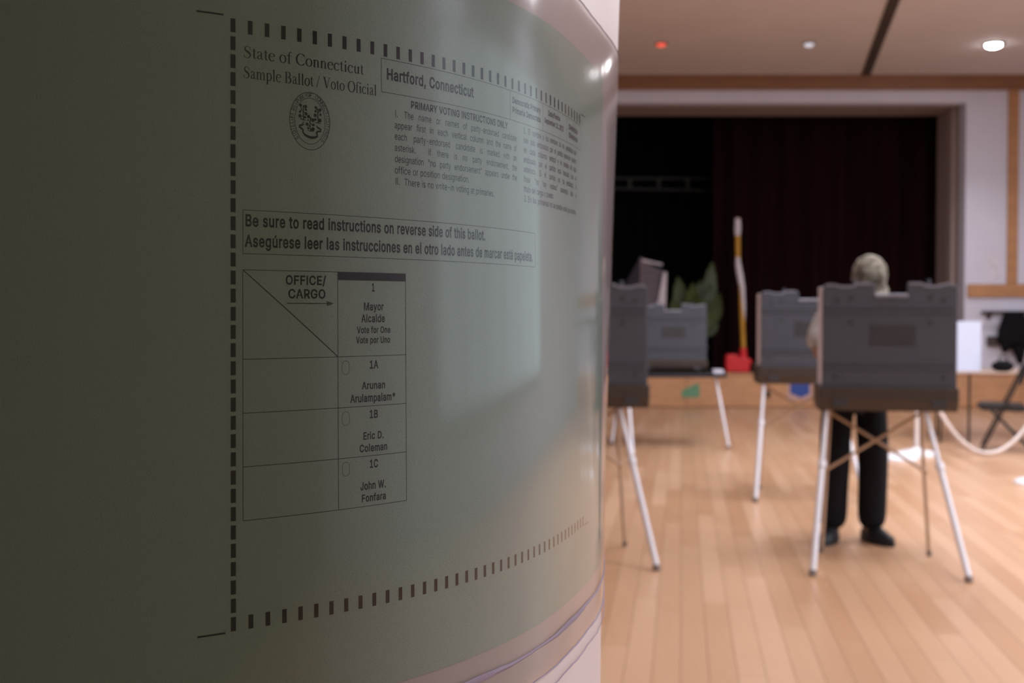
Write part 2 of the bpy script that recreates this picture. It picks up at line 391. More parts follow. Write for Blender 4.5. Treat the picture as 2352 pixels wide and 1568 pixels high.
# ------------------------------------------------------------------ voting booths
def leg_set(par, tops, feet, zt, r0=.013, r1=.017, zc=.545, m='alu'):
    for (tx, ty), (fx, fy) in zip(tops, feet):
        a = Vector((tx, ty, zt)); b_ = Vector((fx, fy, .012)); k = (zt - zc) / zt; c = a.lerp(b_, k)
        lg = MB().tube([a, c, ], r0).tube([c, b_], r1).build('leg', M[m], par, smooth=True)
        MB().tube([c - (b_ - a) * .02, c + (b_ - a) * .02], r1 * 1.35).build('collar', M[m], lg, smooth=True)
        MB().tube([Vector((fx, fy, 0)), b_ + (a - b_) * .02], r1 * 1.2).build('rubber_foot', M['rubber'], lg, smooth=True)
def back_panel(par, z0, wd=.71, h=.574):
    """grey moulded panel: handle notch, stepped top edge, grooves, bosses"""
    x = wd / 2
    top = z0 + h
    poly = [(-x, z0), (x, z0), (x, top - .03), (x - .012, top - .010), (x - .05, top - .004), (x - .10, top - .016), (x - .16, top - .016), (x - .19, top), (.11, top), (.095, top - .012), (.095, top - .075), (-.075, top - .075), (-.075, top - .012), (-.09, top), (-x + .19, top), (-x + .16, top - .016), (-x + .10, top - .016), (-x + .05, top - .004), (-x + .012, top - .010), (-x, top - .03)]
    p = MB().prism(poly, 0, .03).build('back_panel', M['grey'], par, bevel=.004)
    for sg in (-1, 1):
        pr = [(sg * a_, top + b_) for a_, b_ in ((x - .012, -.010), (x - .05, -.004), (x - .10, -.016), (x - .16, -.016), (x - .19, 0), (.10, 0))]
        MB().prism([(a_, b_ + .003) for a_, b_ in pr] + [(a_, b_ - .010) for a_, b_ in reversed(pr)], -.003, .033).build('lit_top_edge', M['litedge_handle'], p, label='top edge with light painted into its grey')
    for dz, hh in ((h * .76, .012), (h * .71, .012), (h * .22, .012), (h * .17, .012)):
        box('rib', M['grey'], -x + .01, x - .01, -.008, .004, z0 + dz, z0 + dz + hh, p, bevel=.003)
    box('label_plate', M['greydark'], -.10, .14, -.004, .004, z0 + h * .40, z0 + h * .60, p, bevel=.002)
    box('handle', M['litedge_handle'], -.078, .098, -.010, .040, top - .080, top - .060, p, bevel=.005)
    for bx_, bz in ((-x + .08, .84), (-x + .15, .86), (x - .14, .86), (x - .07, .84), (-x + .15, .62), (x - .14, .62), (-x + .07, .10), (x - .07, .10)):
        MB().tube([(bx_, -.004, z0 + h * bz), (bx_, .006, z0 + h * bz)], .011, 10).build('boss', M['greydark'], p)
    for bx_ in (-x + .17, x - .15):
        MB().tube([(bx_, .015, top - .02), (bx_, .015, top + .018)], .012, 10).build('latch', M['grey'], p, smooth=True)
    return p
def booth(label, loc, rz, legs=True, zt=.833, group='grey voting booths standing in the hall', wings=(1, 1)):
    t_ = thing('voting_booth', label, 'voting booth', loc, rz, group)
    back_panel(t_, zt + .133)
    z0 = zt + .133; x = .355
    for s, on in zip((-1, 1), wings):
        if not on: continue
        a = Vector((s * (x - .004), .03)); b_ = Vector((s * (x + .005), .30)); th = .018 * -s
        MB().prism([(a.x, a.y), (b_.x, b_.y), (b_.x + th, b_.y), (a.x + th, a.y)], z0 - .01, z0 + .555, 'z').build('side_wing', M['wing'], t_, bevel=.003)
    # suitcase tray: deep moulded box with chamfered underside
    MB().prism([(-.02, z0), (-.02, z0 - .075), (.02, zt), (.42, zt), (.47, z0 - .075), (.47, z0)], -x - .02, x + .01, 'x').build('tray', M['tray'], t_, bevel=.006)
    box('writing_surface', M['greydark'], -x + .01, x - .02, .035, .45, z0 - .001, z0 + .006, t_)
    for bx_ in (-.26, .26):
        box('latch', M['greydark'], bx_ - .04, bx_ + .04, -.026, -.012, z0 - .11, z0 - .07, t_, bevel=.003)
    if legs:
        ox = -.036
        leg_set(t_, [(-.29 + ox, .05), (.235 + ox, .05)], [(-.388 + ox, -.42), (.388 + ox, -.42)], zt + .01)
        for (tx, ty), (fx, fy) in zip([(-.25 + ox, .33), (.25 + ox, .33)], [(-.30 + ox, .23), (.29 + ox, .23)]):
            lg = MB().tube([(tx, ty, zt + .01), (fx, fy, .01)], .011).build('leg', M['tan'], t_, smooth=True, label='thin rear leg, floor reflection painted tan')
            MB().tube([(fx, fy, 0), (fx, fy, .03)], .014).build('rubber_foot', M['rubber'], lg, smooth=True)
        MB().tube([(-.26 + ox, .34, zt - .03), (.28 + ox, .25, .47)], .009).build('cross_brace', M['tan'], t_, smooth=True)
        MB().tube([(-.28 + ox, .25, .47), (.26 + ox, .34, zt - .03)], .009).build('cross_brace', M['tan'], t_, smooth=True)
    return t_
booth('grey suitcase voting booth with a person in a cap behind it', (2.07, 6.45, 0), R(-11))
booth('grey voting booth partly hidden behind the booth with the person', (2.24, 8.87, 0), R(-7))
booth('nearest left grey voting booth cut off by the column edge', (.415, 6.66, 0), R(1))
booth('grey tabletop voting booth without legs on the black table', (1.646, 12.1, 0), R(-3), legs=False, zt=.755)

# black folding table under the tabletop booth
tb = thing('folding_table', 'black folding table with white splayed legs behind the left booth', 'table', (1.58, 12.25, 0))
box('table_top', M['tabletop'], -.58, .60, -.36, .36, .715, .752, tb, bevel=.006)
for tx, ty, fx, fy in ((-.40, -.20, -.43, -1.08), (-.44, .1, -.54, -.02), (.50, -.25, .61, -.40)):
    lg = MB().tube([(tx, ty, .716), (fx, fy, .012)], .016).build('leg', M['alu'], tb, smooth=True)
    MB().tube([(fx, fy, 0), (fx, fy, .03)], .02).build('rubber_foot', M['rubber'], lg, smooth=True)
t_ = MB().prism([(2.05, 11.95), (2.16, 11.98), (2.15, 12.12), (2.06, 12.10)], .7535, .79, 'z').build('paper_stack', M['notice'], bevel=.004)
tag(t_, 'small pale paper stack at the right end of the black table', 'papers')

# ------------------------------------------------------------------ person
def skinned(name, verts, edges, m, parent=None, sub=2, root=0):
    me = bpy.data.meshes.new(name); me.from_pydata([v[:3] for v in verts], edges, [])
    o = bpy.data.objects.new(name, me); C.objects.link(o)
    sk = o.modifiers.new('s', 'SKIN'); sk.use_smooth_shade = True
    lay = me.skin_vertices[0].data if me.skin_vertices else None
    if lay is None:
        me.skin_vertices.new() if hasattr(me.skin_vertices, 'new') else None
        lay = me.skin_vertices[0].data
    for i, v in enumerate(verts):
        lay[i].radius = (v[3], v[4] if len(v) > 4 else v[3]); lay[i].use_root = (i == root)
    if sub:
        ss = o.modifiers.new('u', 'SUBSURF'); ss.levels = sub; ss.render_levels = sub
    bpy.context.view_layer.update()
    dg = bpy.context.evaluated_depsgraph_get()
    m2 = bpy.data.meshes.new_from_object(o.evaluated_get(dg)); m2.name = name
    bpy.data.objects.remove(o); bpy.data.meshes.remove(me)
    m2.materials.clear(); m2.materials.append(m)
    m2.polygons.foreach_set('use_smooth', [True] * len(m2.polygons))
    o = bpy.data.objects.new(name, m2); C.objects.link(o)
    if parent: o.parent = parent
    return o
# person-local frame: faces -y (towards the camera), origin between the feet
PX, PY = 2.045, 7.03
per = thing('person', 'person in camouflage cap, pale shirt and black trousers bending over a voting booth', 'person', (PX, PY, 0), R(-3))
V = []; E = []
def chain(pts, start=None):
    prev = start; idx = []
    for p in pts:
        V.append(p); i = len(V) - 1
        if prev is not None: E.append((prev, i))
        prev = i; idx.append(i)
    return idx
pel = chain([(0.02, .05, .93, .13, .11)])[0]
sp = chain([(.03, .04, 1.08, .125, .10), (.05, .0, 1.24, .14, .11), (.07, -.05, 1.38, .12, .10), (.075, -.085, 1.46, .055, .055), (.07, -.105, 1.50, .055, .055)], pel)
hd = chain([(.055, -.13, 1.55, .080, .085), (.055, -.125, 1.61, .073, .08)], sp[-1])
for s in (-1, 1):
    chain([(s * .09 + .02, .04, .88, .095), (s * .10 + .0, -.01, .70, .075), (s * .105, -.03, .50, .056), (s * .105, .0, .30, .052), (s * .10, .02, .10, .036), (s * .11, .02, .055, .032), (s * .12, -.02, .035, .022)], pel)
    arm = [(s * .17 + .07, -.04, 1.41, .055), (s * .24 + .045, .0, 1.27, .047), (s * .255 + .03, -.03, 1.15, .040), (s * .20 + .04, -.16, 1.06, .034), (s * .14 + .04, -.27, 1.005, .026), (s * .12 + .04, -.31, 1.0, .030, .018)]
    ai = chain(arm, sp[2])
    for k, (fx, ln) in enumerate(((-.024, .065), (-.008, .075), (.008, .07), (.024, .055))):
        chain([(s * .12 + .04 + fx, -.35, .995, .0085), (s * .12 + .04 + fx * 1.15, -.35 - ln * .6, .990, .0075), (s * .12 + .04 + fx * 1.1, -.35 - ln, .978, .0065)], ai[-1])
    chain([(s * .12 + .04 - s * .035, -.32, .99, .010), (s * .12 + .04 - s * .045, -.355, .982, .0085)], ai[-1])
body = skinned('body', V, E, M['skin'], per, 2, 0)
# face details on the bowed head (frame of the head: looks down-forward)
HC = Vector((.055, -.13, 1.572)); tilt = Matrix.Rotation(R(38), 3, 'X')
def H(x, y, z): return HC + tilt @ Vector((x, y, z))
def ball(c, r, n=14, sc_=(1, 1, 1), rot=None):
    mb = MB(); v = []; f = []
    for i in range(1, n):
        ph_ = math.pi * i / n
        for k in range(n * 2):
            th = math.pi * k / n; p = Vector((math.sin(ph_) * math.cos(th) * sc_[0] * r, math.sin(ph_) * math.sin(th) * sc_[1] * r, math.cos(ph_) * sc_[2] * r))
            if rot: p = rot @ p
            v.append(Vector(c) + p)
    m_ = n * 2
    for i in range(n - 2):
        for k in range(m_): f.append((i * m_ + k, i * m_ + (k + 1) % m_, (i + 1) * m_ + (k + 1) % m_, (i + 1) * m_ + k))
    f.append(tuple(range(m_))); f.append(tuple(reversed(range((n - 2) * m_, (n - 1) * m_))))
    return mb.add(v, f)
hb_ = ball(H(0, 0, 0), .105, 14, (.74, .93, 1.13), tilt)
hb_.add(ball(H(0, -.098, -.015), .02, 8, (.7, 1.0, 1.4), tilt).v, ball(H(0, 0, 0), .02, 8).f)
for s in (-1, 1):
    b8 = ball(H(s * .080, .005, -.012), .03, 8, (.35, .7, 1.1), tilt); hb_.add(b8.v, b8.f)
hb_.build('head', M['skin'], per, smooth=True, fix=False)
for s in (-1, 1):
    ball(H(s * .032, -.090, .008), .013, 8).build('eye', M['white'], per, smooth=True)
ball(H(0, -.093, -.055), .02, 8, (1.2, .4, .3), tilt).build('mouth', M['red'], per, smooth=True)
hr = ball(H(0, .018, .006), .106, 14, (.78, .90, 1.06), tilt); hr.build('hair', M['hair'], per, smooth=True)
# cap: crown, band seams, brim, button
cp = MB(); v = []; f = []; n = 28
prof = [(1.12, -.012), (1.13, .02), (1.10, .055), (.98, .09), (.74, .118), (.40, .132), (.06, .136)]
for r_, z_ in prof:
    for k in range(n):
        a = 2 * math.pi * k / n; v.append(H(.088 * r_ * math.cos(a), .006 + .105 * r_ * math.sin(a), z_))
for i in range(len(prof) - 1):
    for k in range(n): f.append((i * n + k, i * n + (k + 1) % n, (i + 1) * n + (k + 1) % n, (i + 1) * n + k))
f.append(tuple(range((len(prof) - 1) * n, len(prof) * n)))
cap = cp.add(v, f).build('cap', M['cap'], per, smooth=True)
bm_ = MB(); v = []; f = []
for j, (ext, th_) in enumerate(((0, 0), (.035, -.004), (.065, -.014))):
    for side in (0.004, -0.004):
        for k in range(13):
            a = R(-160 + 140 * k / 12); x = (.098 + ext * .25) * math.cos(a); y = .006 + (.112) * math.sin(a) - ext * (math.sin(-a)) ** .7
            v.append(H(x, y, -.006 + th_ - .02 * abs(math.cos(a)) ** 2 * (ext / .065) + side))
for j in range(2):
    for k in range(12):
        a = j * 26 + k; f += [(a, a + 1, a + 27, a + 26), (a + 13, a + 39, a + 40, a + 14)]
for k in range(12): f.append((52 + k, 53 + k, 66 + k, 65 + k))
bm_.add(v, f).build('brim', M['cap'], cap, smooth=True)
ball(H(0, .006, .138), .010, 8, (1, 1, .6)).build('button', M['cap'], cap, smooth=True)
# clothes
V = []; E = []
a0 = chain([(0.02, .04, .95, .15, .125)])[0]
for s in (-1, 1):
    chain([(s * .095 + .015, .03, .84, .105, .105), (s * .110, -.01, .66, .100), (s * .112, -.03, .50, .096), (s * .116, -.01, .34, .092), (s * .116, .01, .20, .092), (s * .118, .01, .065, .088)], a0)
skinned('trousers', V, E, M['pants'], per, 2, 0)
V = []; E = []
a0 = chain([(.02, .04, .96, .155, .13)])[0]
s1 = chain([(.03, .03, 1.10, .15, .125), (.05, .0, 1.25, .165, .135), (.07, -.05, 1.38, .15, .12), (.095, -.08, 1.45, .075, .07)], a0)
for s in (-1, 1):
    chain([(s * .175 + .05, -.04, 1.42, .074), (s * .222 + .025, .0, 1.29, .068), (s * .252 + .02, -.02, 1.14, .088)], s1[2])
skinned('shirt', V, E, M['shirt'], per, 2, 0)
for s, ry in ((-1, -28), (1, 26)):
    sh = MB(); v = []; f = []; n = 16
    ct = Matrix.Rotation(R(ry), 3, 'Z')
    rows = [(.0, 1.0, 1.0), (.022, 1.04, 1.0), (.05, .96, .96), (.075, .80, .70), (.10, .62, .45), (.115, .55, .38)]
    for z_, sx, sy in rows:
        for k in range(n):
            a = 2 * math.pi * k / n; yy = math.sin(a) * .145 * sy + (1 - sy) * .085 - .05; xx = math.cos(a) * .050 * sx * (1 + .12 * (-math.sin(a)))
            v.append(Vector((s * .118, .02, 0)) + ct @ Vector((xx, yy, z_)))
    for i in range(len(rows) - 1):
        for k in range(n): f.append((i * n + k, i * n + (k + 1) % n, (i + 1) * n + (k + 1) % n, (i + 1) * n + k))
    f.append(tuple(reversed(range(n)))); f.append(tuple(range((len(rows) - 1) * n, len(rows) * n)))
    sh.add(v, f).build('shoe', M['shoe'], per, smooth=True)

# ------------------------------------------------------------------ things on the stage
br = thing('yellow_pole_broom', 'tall yellow pole wound with white ribbon in a red base on the stage edge', 'broom', (3.36, 17.45, .49))
MB().prism([(-.19, 0), (.16, 0), (.16, .10), (.20, .17), (.13, .22), (.02, .21), (-.04, .27), (-.19, .26), (-.20, .12)], -.09, .09).build('base', M['red'], br, bevel=.02)
MB().tube([(.075, 0, .2), (.07, 0, .36)], [.062, .05]).build('socket', M['red'], br, smooth=True)
pts = [(.075, 0, .36), (.06, 0, .70), (.04, 0, 1.25), (-.01, 0, 1.62), (-.02, 0, 2.28)]
MB().tube(pts, .036).build('pole', M['yellow'], br, smooth=True)
def ppt(z):
    for a, b_ in zip(pts, pts[1:]):
        if a[2] <= z <= b_[2]:
            k = (z - a[2]) / (b_[2] - a[2]); return Vector(a).lerp(Vector(b_), k)
MB().tube([ppt(2.02) + Vector((-.005, 0, 0)), ppt(2.12), ppt(2.2), ppt(2.275)], [.040, .048, .046, .038]).build('white_wrap', M['wrap'], br, smooth=True)
MB().tube([ppt(1.70) + Vector((-.01, -.02, 0)), ppt(1.58) + Vector((-.005, -.02, 0)), ppt(1.4) + Vector((.0, -.022, 0)), ppt(1.25) + Vector((.012, -.018, 0)), ppt(.95) + Vector((.022, -.012, 0)), ppt(.75) + Vector((.02, 0, 0))], [.03, .043, .045, .036, .028, .018]).build('white_wrap', M['wrap'], br, smooth=True)

pl = thing('potted_plant', 'broad-leaved green potted plant on the stage behind the tabletop booth', 'plant', (2.80, 18.0, .49))
MB().lathe([(.15, 0), (.20, .32), (.22, .34), (.22, .38), (.17, .38)], 20).build('pot', M['pot'], pl, smooth=True)
for k, (a, ln, tl, z0) in enumerate([(-25, .62, 1.05, .5), (28, .62, 1.28, .5), (-8, .5, .95, .5), (12, .55, 1.0, .45), (-45, .5, .7, .5), (45, .5, .8, .5), (60, .4, .5, .4), (-60, .4, .5, .4), (35, .45, .95, .6), (-15, .4, .8, .6), (0, .5, .75, .4), (20, .4, .6, .35)]):
    az = k * 2.4; dx = math.sin(R(a)); dy = .25 * math.sin(az)
    mb = MB(); v = []; f = []
    base = Vector((0, 0, .36)); tip = Vector((dx * ln, dy, .38 + tl))
    for i in range(8):
        t = i / 7; c = base.lerp(tip, t) + Vector((dx * .12 * math.sin(t * 3.1), 0, .03 * math.sin(t * 3.1)))
        wdt = .012 + .115 * max(0, math.sin(max(0, t - .22) / .78 * math.pi)) ** .8
        for sgn, off in ((-1, 0), (0, .018), (1, 0), (0, .022)):
            v.append(c + Vector((sgn * wdt * math.cos(R(a)), off * (1), -sgn * wdt * math.sin(R(a)) * .8)))
    for i in range(7):
        for q_ in range(4): f.append((i * 4 + q_, i * 4 + (q_ + 1) % 4, i * 4 + 4 + (q_ + 1) % 4, i * 4 + 4 + q_))
    f += [(0, 1, 2, 3), (31, 30, 29, 28)]
    mb.add(v, f).build('leaf', M['leaf'], pl, smooth=True)

rp = thing('folding_ribbed_screen', 'folded grey ribbed screen with a slanted top on the stage behind the left booths', 'screen', (1.94, 17.8, .49))
th = .03
def slab(name, a, b_, za, zb, m, par):
    v = []
    for (p, zt_) in ((a, za), (b_, zb)):
        for dy in (0, th): v += [(p[0], p[1] + dy, 0), (p[0], p[1] + dy, zt_)]
    return MB().add(v, [(0, 1, 5, 4), (2, 6, 7, 3), (0, 4, 6, 2), (1, 3, 7, 5), (0, 2, 3, 1), (4, 5, 7, 6)]).build(name, m, par)
rpan = slab('front_leaf', (0, 0), (.38, .25), 1.72, 1.50, M['ribbed'], rp)
slab('side_leaf', (-.22, .35), (0, 0), 1.28, 1.72, M['ribblue'], rp)
for k in range(9):
    z_ = .98 + k * .085
    v = []
    for (x_, y_, z2) in ((.03, -.004, z_), (.36, .21, z_ - .06)):
        v += [(x_, y_ - .012, z2), (x_, y_ - .012, z2 + .03), (x_, y_ + .02, z2), (x_, y_ + .02, z2 + .03)]
    MB().add(v, [(0, 1, 5, 4), (2, 6, 7, 3), (0, 4, 6, 2), (1, 3, 7, 5), (0, 2, 3, 1), (4, 5, 7, 6)]).build('rib', M['wrap'] if k == 8 else M['ribblue'], rpan)
MB().prism([(.26, .9), (.40, .9), (.42, 1.50), (.37, 1.50)], .14, .17).build('edge_board', M['wrap'], rp, label='pale edge board')

# ------------------------------------------------------------------ right side furniture
tr = thing('folding_table', 'table with thin dark legs near the right wall under the white display board', 'table', (5.35, 12.75, 0))
box('table_top', M['tableedge'], -1.15, 1.15, -.38, .38, .725, .75, tr, bevel=.005)
for fx, fy in ((-.50, -.3), (-.62, .32), (-.80, -.3), (1.05, -.3), (1.05, .3)):
    MB().tube([(fx, fy, .726), (fx, fy, 0)], .013).build('leg', M['black'], tr, smooth=True)
db = thing('display_board', 'bright white upright tri-fold display board on the right table', 'board', (4.905, 12.6, .7505))
MB().prism([(-.17, 0), (.125, 0), (.125, .012), (-.17, .012)], 0, .53, 'z').build('centre_panel', M['board'], db)
MB().prism([(-.17, .0), (-.40, .16), (-.396, .172), (-.17, .012)], 0, .53, 'z').build('side_panel', M['board'], db)
MB().prism([(.125, .0), (.15, .20), (.138, .20), (.113, .012)], 0, .53, 'z').build('side_panel', M['board'], db)
bg = thing('black_bag', 'low black bag slumped beside the white display board', 'bag', (5.20, 12.45, .753))
MB().add(*(lambda b_: (b_.v, b_.f))(ball((0, 0, .055), .1, 10, (1.2, .8, .62)))).build('bag_body', M['blackcloth'], bg, smooth=True)
MB().tube([(-.05, 0, .10), (-.03, 0, .16), (.04, 0, .155), (.06, 0, .09)], .008).build('handle', M['blackcloth'], bg, smooth=True)

def folding_chair(label, loc, rz):
    """local: seat faces -x"""
    t_ = thing('folding_chair', label, 'chair', loc, rz)
    MB().prism([(-.25, .445), (-.20, .41), (.17, .402), (.22, .435), (.17, .47), (-.20, .478)], -.19, .19).build('seat', M['black'], t_, bevel=.006)
    for y in (-.21, .21):
        MB().tube([(.20, y, .86), (.17, y, .80), (-.20, y, .01)], .013).build('leg', M['black'], t_, smooth=True)
        MB().tube([(-.16, y * .93, .45), (.26, y * .93, .01)], .012).build('leg', M['black'], t_, smooth=True)
    MB().tube([(-.165, -.2, .10), (-.165, .2, .10)], .008).build('stretcher', M['black'], t_, smooth=True)
    MB().tube([(.16, -.195, .12), (.16, .195, .12)], .008).build('stretcher', M['black'], t_, smooth=True)
    MB().prism([(.135, .68), (.15, .66), (.215, .84), (.205, .86)], -.215, .215).build('backrest', M['black'], t_, bevel=.005)
    return t_
folding_chair('black metal folding chair turned sideways in front of the right table', (4.90, 11.70, 0), R(-20))

rc = thing('wall_coat_rail', 'dark horizontal coat rail on the pale wall above the right table', 'rail', (7.9, YW, 1.37))
MB().tube([(-1.12, -.12, 0), (1.05, -.12, 0)], .028).build('rail', M['tray'], rc, smooth=True)
for x_, z_ in ((-.98, 0), (-.2, 0), (.8, 0)):
    MB().prism([(0, -.1), (0, .03), (-.12, .03), (-.12, -.02)], x_ - .025, x_ + .025, 'x').build('bracket', M['tray'], rc)
box('lower_bracket', M['tray'], -1.0, -.86, -.09, 0, -.48, -.34, rc, bevel=.01)
# black jacket: hangs from the rail
ct = thing('black_jacket', 'black jacket hanging from the coat rail on the right wall', 'jacket', (7.22, YW - .125, 1.36))
outl = [(-.10, .03), (.16, .03), (.19, -.10), (.24, -.30), (.20, -.44), (.17, -.60), (.14, -.74), (.10, -.72), (.06, -.60), (-.01, -.48), (-.06, -.53), (-.11, -.58), (-.13, -.50), (-.19, -.40), (-.17, -.22), (-.13, -.08)]
MB().prism(outl, -.075, .075).build('jacket_body', M['blackcloth'], ct, bevel=.025, smooth=True)
MB().tube([(.15, 0, -.05), (.22, -.02, -.28), (.21, -.01, -.50)], [.045, .05, .035]).build('sleeve', M['blackcloth'], ct, smooth=True)
MB().tube([(-.09, 0, -.05), (-.16, -.02, -.25), (-.18, -.01, -.42)], [.045, .05, .03]).build('sleeve', M['blackcloth'], ct, smooth=True)
tag(box('wall_notice', M['notice'], 6.88, 7.10, YW - .006, YW, 1.86, 2.26), 'faint pale paper notice on the wall left of the upright wood trim', 'notice')

def stanchion(label, loc, pole=True):
    t_ = thing('stanchion', label, 'stanchion', loc, 0, 'white stanchions of the queue barrier')
    MB().lathe([(.18, 0), (.18, .018), (.15, .04), (.06, .06), (.03, .075), (.001, .076)], 32).build('base', M['white'], t_, smooth=True)
    if pole:
        MB().tube([(0, 0, .07), (0, 0, .93)], .022, 14).build('pole', M['rope'], t_, smooth=True)
        ball((0, 0, .95), .035, 8).build('finial', M['white'], t_, smooth=True)
    return t_
stanchion('white stanchion whose pole rises behind the right booth', (3.90, 11.3, 0))
stanchion('bare white stanchion foot just left of the standing stanchion', (3.62, 10.98, 0), False)
stanchion('white stanchion at the far right edge of the floor', (4.22, 9.4, 0))
stanchion('white stanchion beyond the right edge that ends the drooping rope', (5.27, 11.3, 0))
rpth = [(3.90 + 1.37 * k / 24, 11.3, .895 - (.895 - 0.0) * 0 - .90 * (1 - ((k - 12) / 12) ** 2) + 0.0) for k in range(25)]
rpth = [(x, y, max(z, .0) * 1.0) for x, y, z in rpth]
rpth = [(3.90 + 1.37 * k / 24, 11.3, .02 + .875 * ((k - 12) / 12) ** 2) for k in range(25)]
tag(MB().tube(rpth, .019, 10).build('barrier_rope', M['rope'], smooth=True), 'white rope drooping to the floor between two stanchions', 'rope')

# signs taped to the stage apron
def sign(name, poly, m, label, y=YW - .012):
    return tag(MB().prism(poly, y - .004, y).build(name, m), label, 'sign')
sign('floor_sign', [(2.47, .14), (2.73, .14), (2.73, .33), (2.66, .33), (2.47, .24)], M['signgreen'], 'green paper sign taped to the stage front under the black table')
ps = sign('floor_sign', [(4.01, .02 + .08), (4.37, .10), (4.37, .40), (4.01, .40)], M['signpink'], 'blue shield-shaped sign on pale backing paper on the stage front')
MB().prism([(4.05, .20), (4.20, .135), (4.33, .19), (4.33, .35), (4.05, .35)], YW - .020, YW - .0165).build('blue_shield', M['signblue'], ps)
tag(MB().add(*(lambda b_: (b_.v, b_.f))(ball((3.73, YW - .02, .19), .05, 8, (.7, .35, 1.1)))).build('wall_socket', M['black'], smooth=True), 'small black outlet on the stage front left of the blue sign', 'socket')

# ------------------------------------------------------------------ the round column and its ballot
S = 0.00635 / 0.02059
x0_, y0_, ds, q0, q1, q2, q3, lx, ly, HT, HB = -0.3183, 1.33907, 0.02059, 1.01439, 0.45348, -0.06814, -0.09302, -0.00661, 0.04979, 0.32773, -0.35231
KE, EL, E1 = 41.0, 20.0, 0.008
def phi(k):
    u = (np.minimum(np.maximum(k, 0), KE) - 20) / 20
    p = q0 + q1 * u + q2 * u * u + q3 * u ** 3
    p = np.where(k < 0, p + .0205 * k, p)
    e = np.maximum(k - KE, 0)
    return p + np.where(e <= EL, E1 * e, E1 * EL + .035 * (e - EL))
KK = np.arange(-90, 150, .1)
_p = phi(KK); _dx = ds * .1 * np.cos(_p); _dy = ds * .1 * np.sin(_p)
CX = np.concatenate([[0], np.cumsum((_dx[1:] + _dx[:-1]) / 2)]); CY = np.concatenate([[0], np.cumsum((_dy[1:] + _dy[:-1]) / 2)])
_i = int(np.argmin(abs(KK))); CX += x0_ - CX[_i]; CY += y0_ - CY[_i]
PVU = (HT - HB) / 33
def surf(u, v, off=0.0):
    """paper coordinates (quarter inches right, down) to world points, off in metres outwards"""
    u = np.asarray(u, float); v = np.asarray(v, float)
    h = HT - v * PVU; hc = np.clip(h, -1.1, 1.1)
    ph = np.interp(u, KK, _p)
    t = np.clip((u - 43) / 22, 0, 1); wv = t * t * (3 - 2 * t) * .045 * hc + off / S
    X = np.interp(u, KK, CX) + lx * hc + np.sin(ph) * wv; Y = np.interp(u, KK, CY) + ly * hc - np.cos(ph) * wv
    return np.stack([X * S, Y * S, h * S + EYE], -1)
def grid(us, vs, off):
    U, Vv = np.meshgrid(us, vs); P = surf(U.ravel(), Vv.ravel(), off); n = len(us)
    f = [(j * n + i, (j + 1) * n + i, (j + 1) * n + i + 1, j * n + i + 1) for j in range(len(vs) - 1) for i in range(n - 1)]
    return [tuple(p) for p in P], f
# closed column: front curve plus a smooth closing arc behind
ua, ub = -62.0, 118.0
us = np.arange(ua, ub + .01, 1.0)
vs_col = [(HT - (z - EYE) / S) / PVU for z in (0.0, .5, .9, 1.05, 1.2, 1.38, 1.55, 1.7, 1.9, 2.4, 3.6, CEIL)]
rings = []
for v_ in vs_col:
    P = surf(us, np.full(len(us), v_), 0.0)
    a, b_ = P[-1], P[0]; ta_ = P[-1] - P[-2]; tb_ = P[1] - P[0]
    d = np.linalg.norm(a - b_); ta_ = ta_ / np.linalg.norm(ta_) * d * 1.3; tb_ = tb_ / np.linalg.norm(tb_) * d * 1.3
    T = np.linspace(0, 1, 24)[1:-1, None]
    Hh = (2 * T ** 3 - 3 * T ** 2 + 1) * a + (T ** 3 - 2 * T ** 2 + T) * ta_ + (-2 * T ** 3 + 3 * T ** 2) * b_ + (T ** 3 - T ** 2) * tb_
    rings.append(np.concatenate([P, Hh]))
n = len(rings[0]); v = [tuple(p) for r_ in rings for p in r_]
f = [(j * n + i, j * n + (i + 1) % n, (j + 1) * n + (i + 1) % n, (j + 1) * n + i) for j in range(len(rings) - 1) for i in range(n)]
f += [tuple(reversed(range(n))), tuple(range((len(rings) - 1) * n, len(rings) * n))]
col = MB().add(v, f).build('round_column', M['column'], smooth=True)
tag(col, 'wide round pale pink column filling the left half in the foreground', 'column')

def sheet(u0, u1, v0, v1, o0, o1, du=.5, dv=2.0):
    us_ = np.linspace(u0, u1, int((u1 - u0) / du) + 1); vs_ = np.linspace(v0, v1, int((v1 - v0) / dv) + 1)
    va, fa = grid(us_, vs_, o1); vb, fb = grid(us_, vs_, o0); na = len(va); nu, nv = len(us_), len(vs_)
    ring = list(range(nu)) + [j * nu + nu - 1 for j in range(1, nv)] + [(nv - 1) * nu + i for i in range(nu - 2, -1, -1)] + [j * nu for j in range(nv - 2, 0, -1)]
    ff = fa + [tuple(reversed([i + na for i in q_])) for q_ in fb]
    for i in range(len(ring)):
        p_, q_ = ring[i], ring[(i + 1) % len(ring)]; ff.append((p_, p_ + na, q_ + na, q_))
    return MB().add(va + vb, ff)
poster = sheet(-24, 50, -5.7, 38.3, .0004, .0007).build('sample_ballot_poster', M['paper'], smooth=True)
tag(poster, 'green sample ballot sheet wrapped around the foreground column', 'ballot poster')

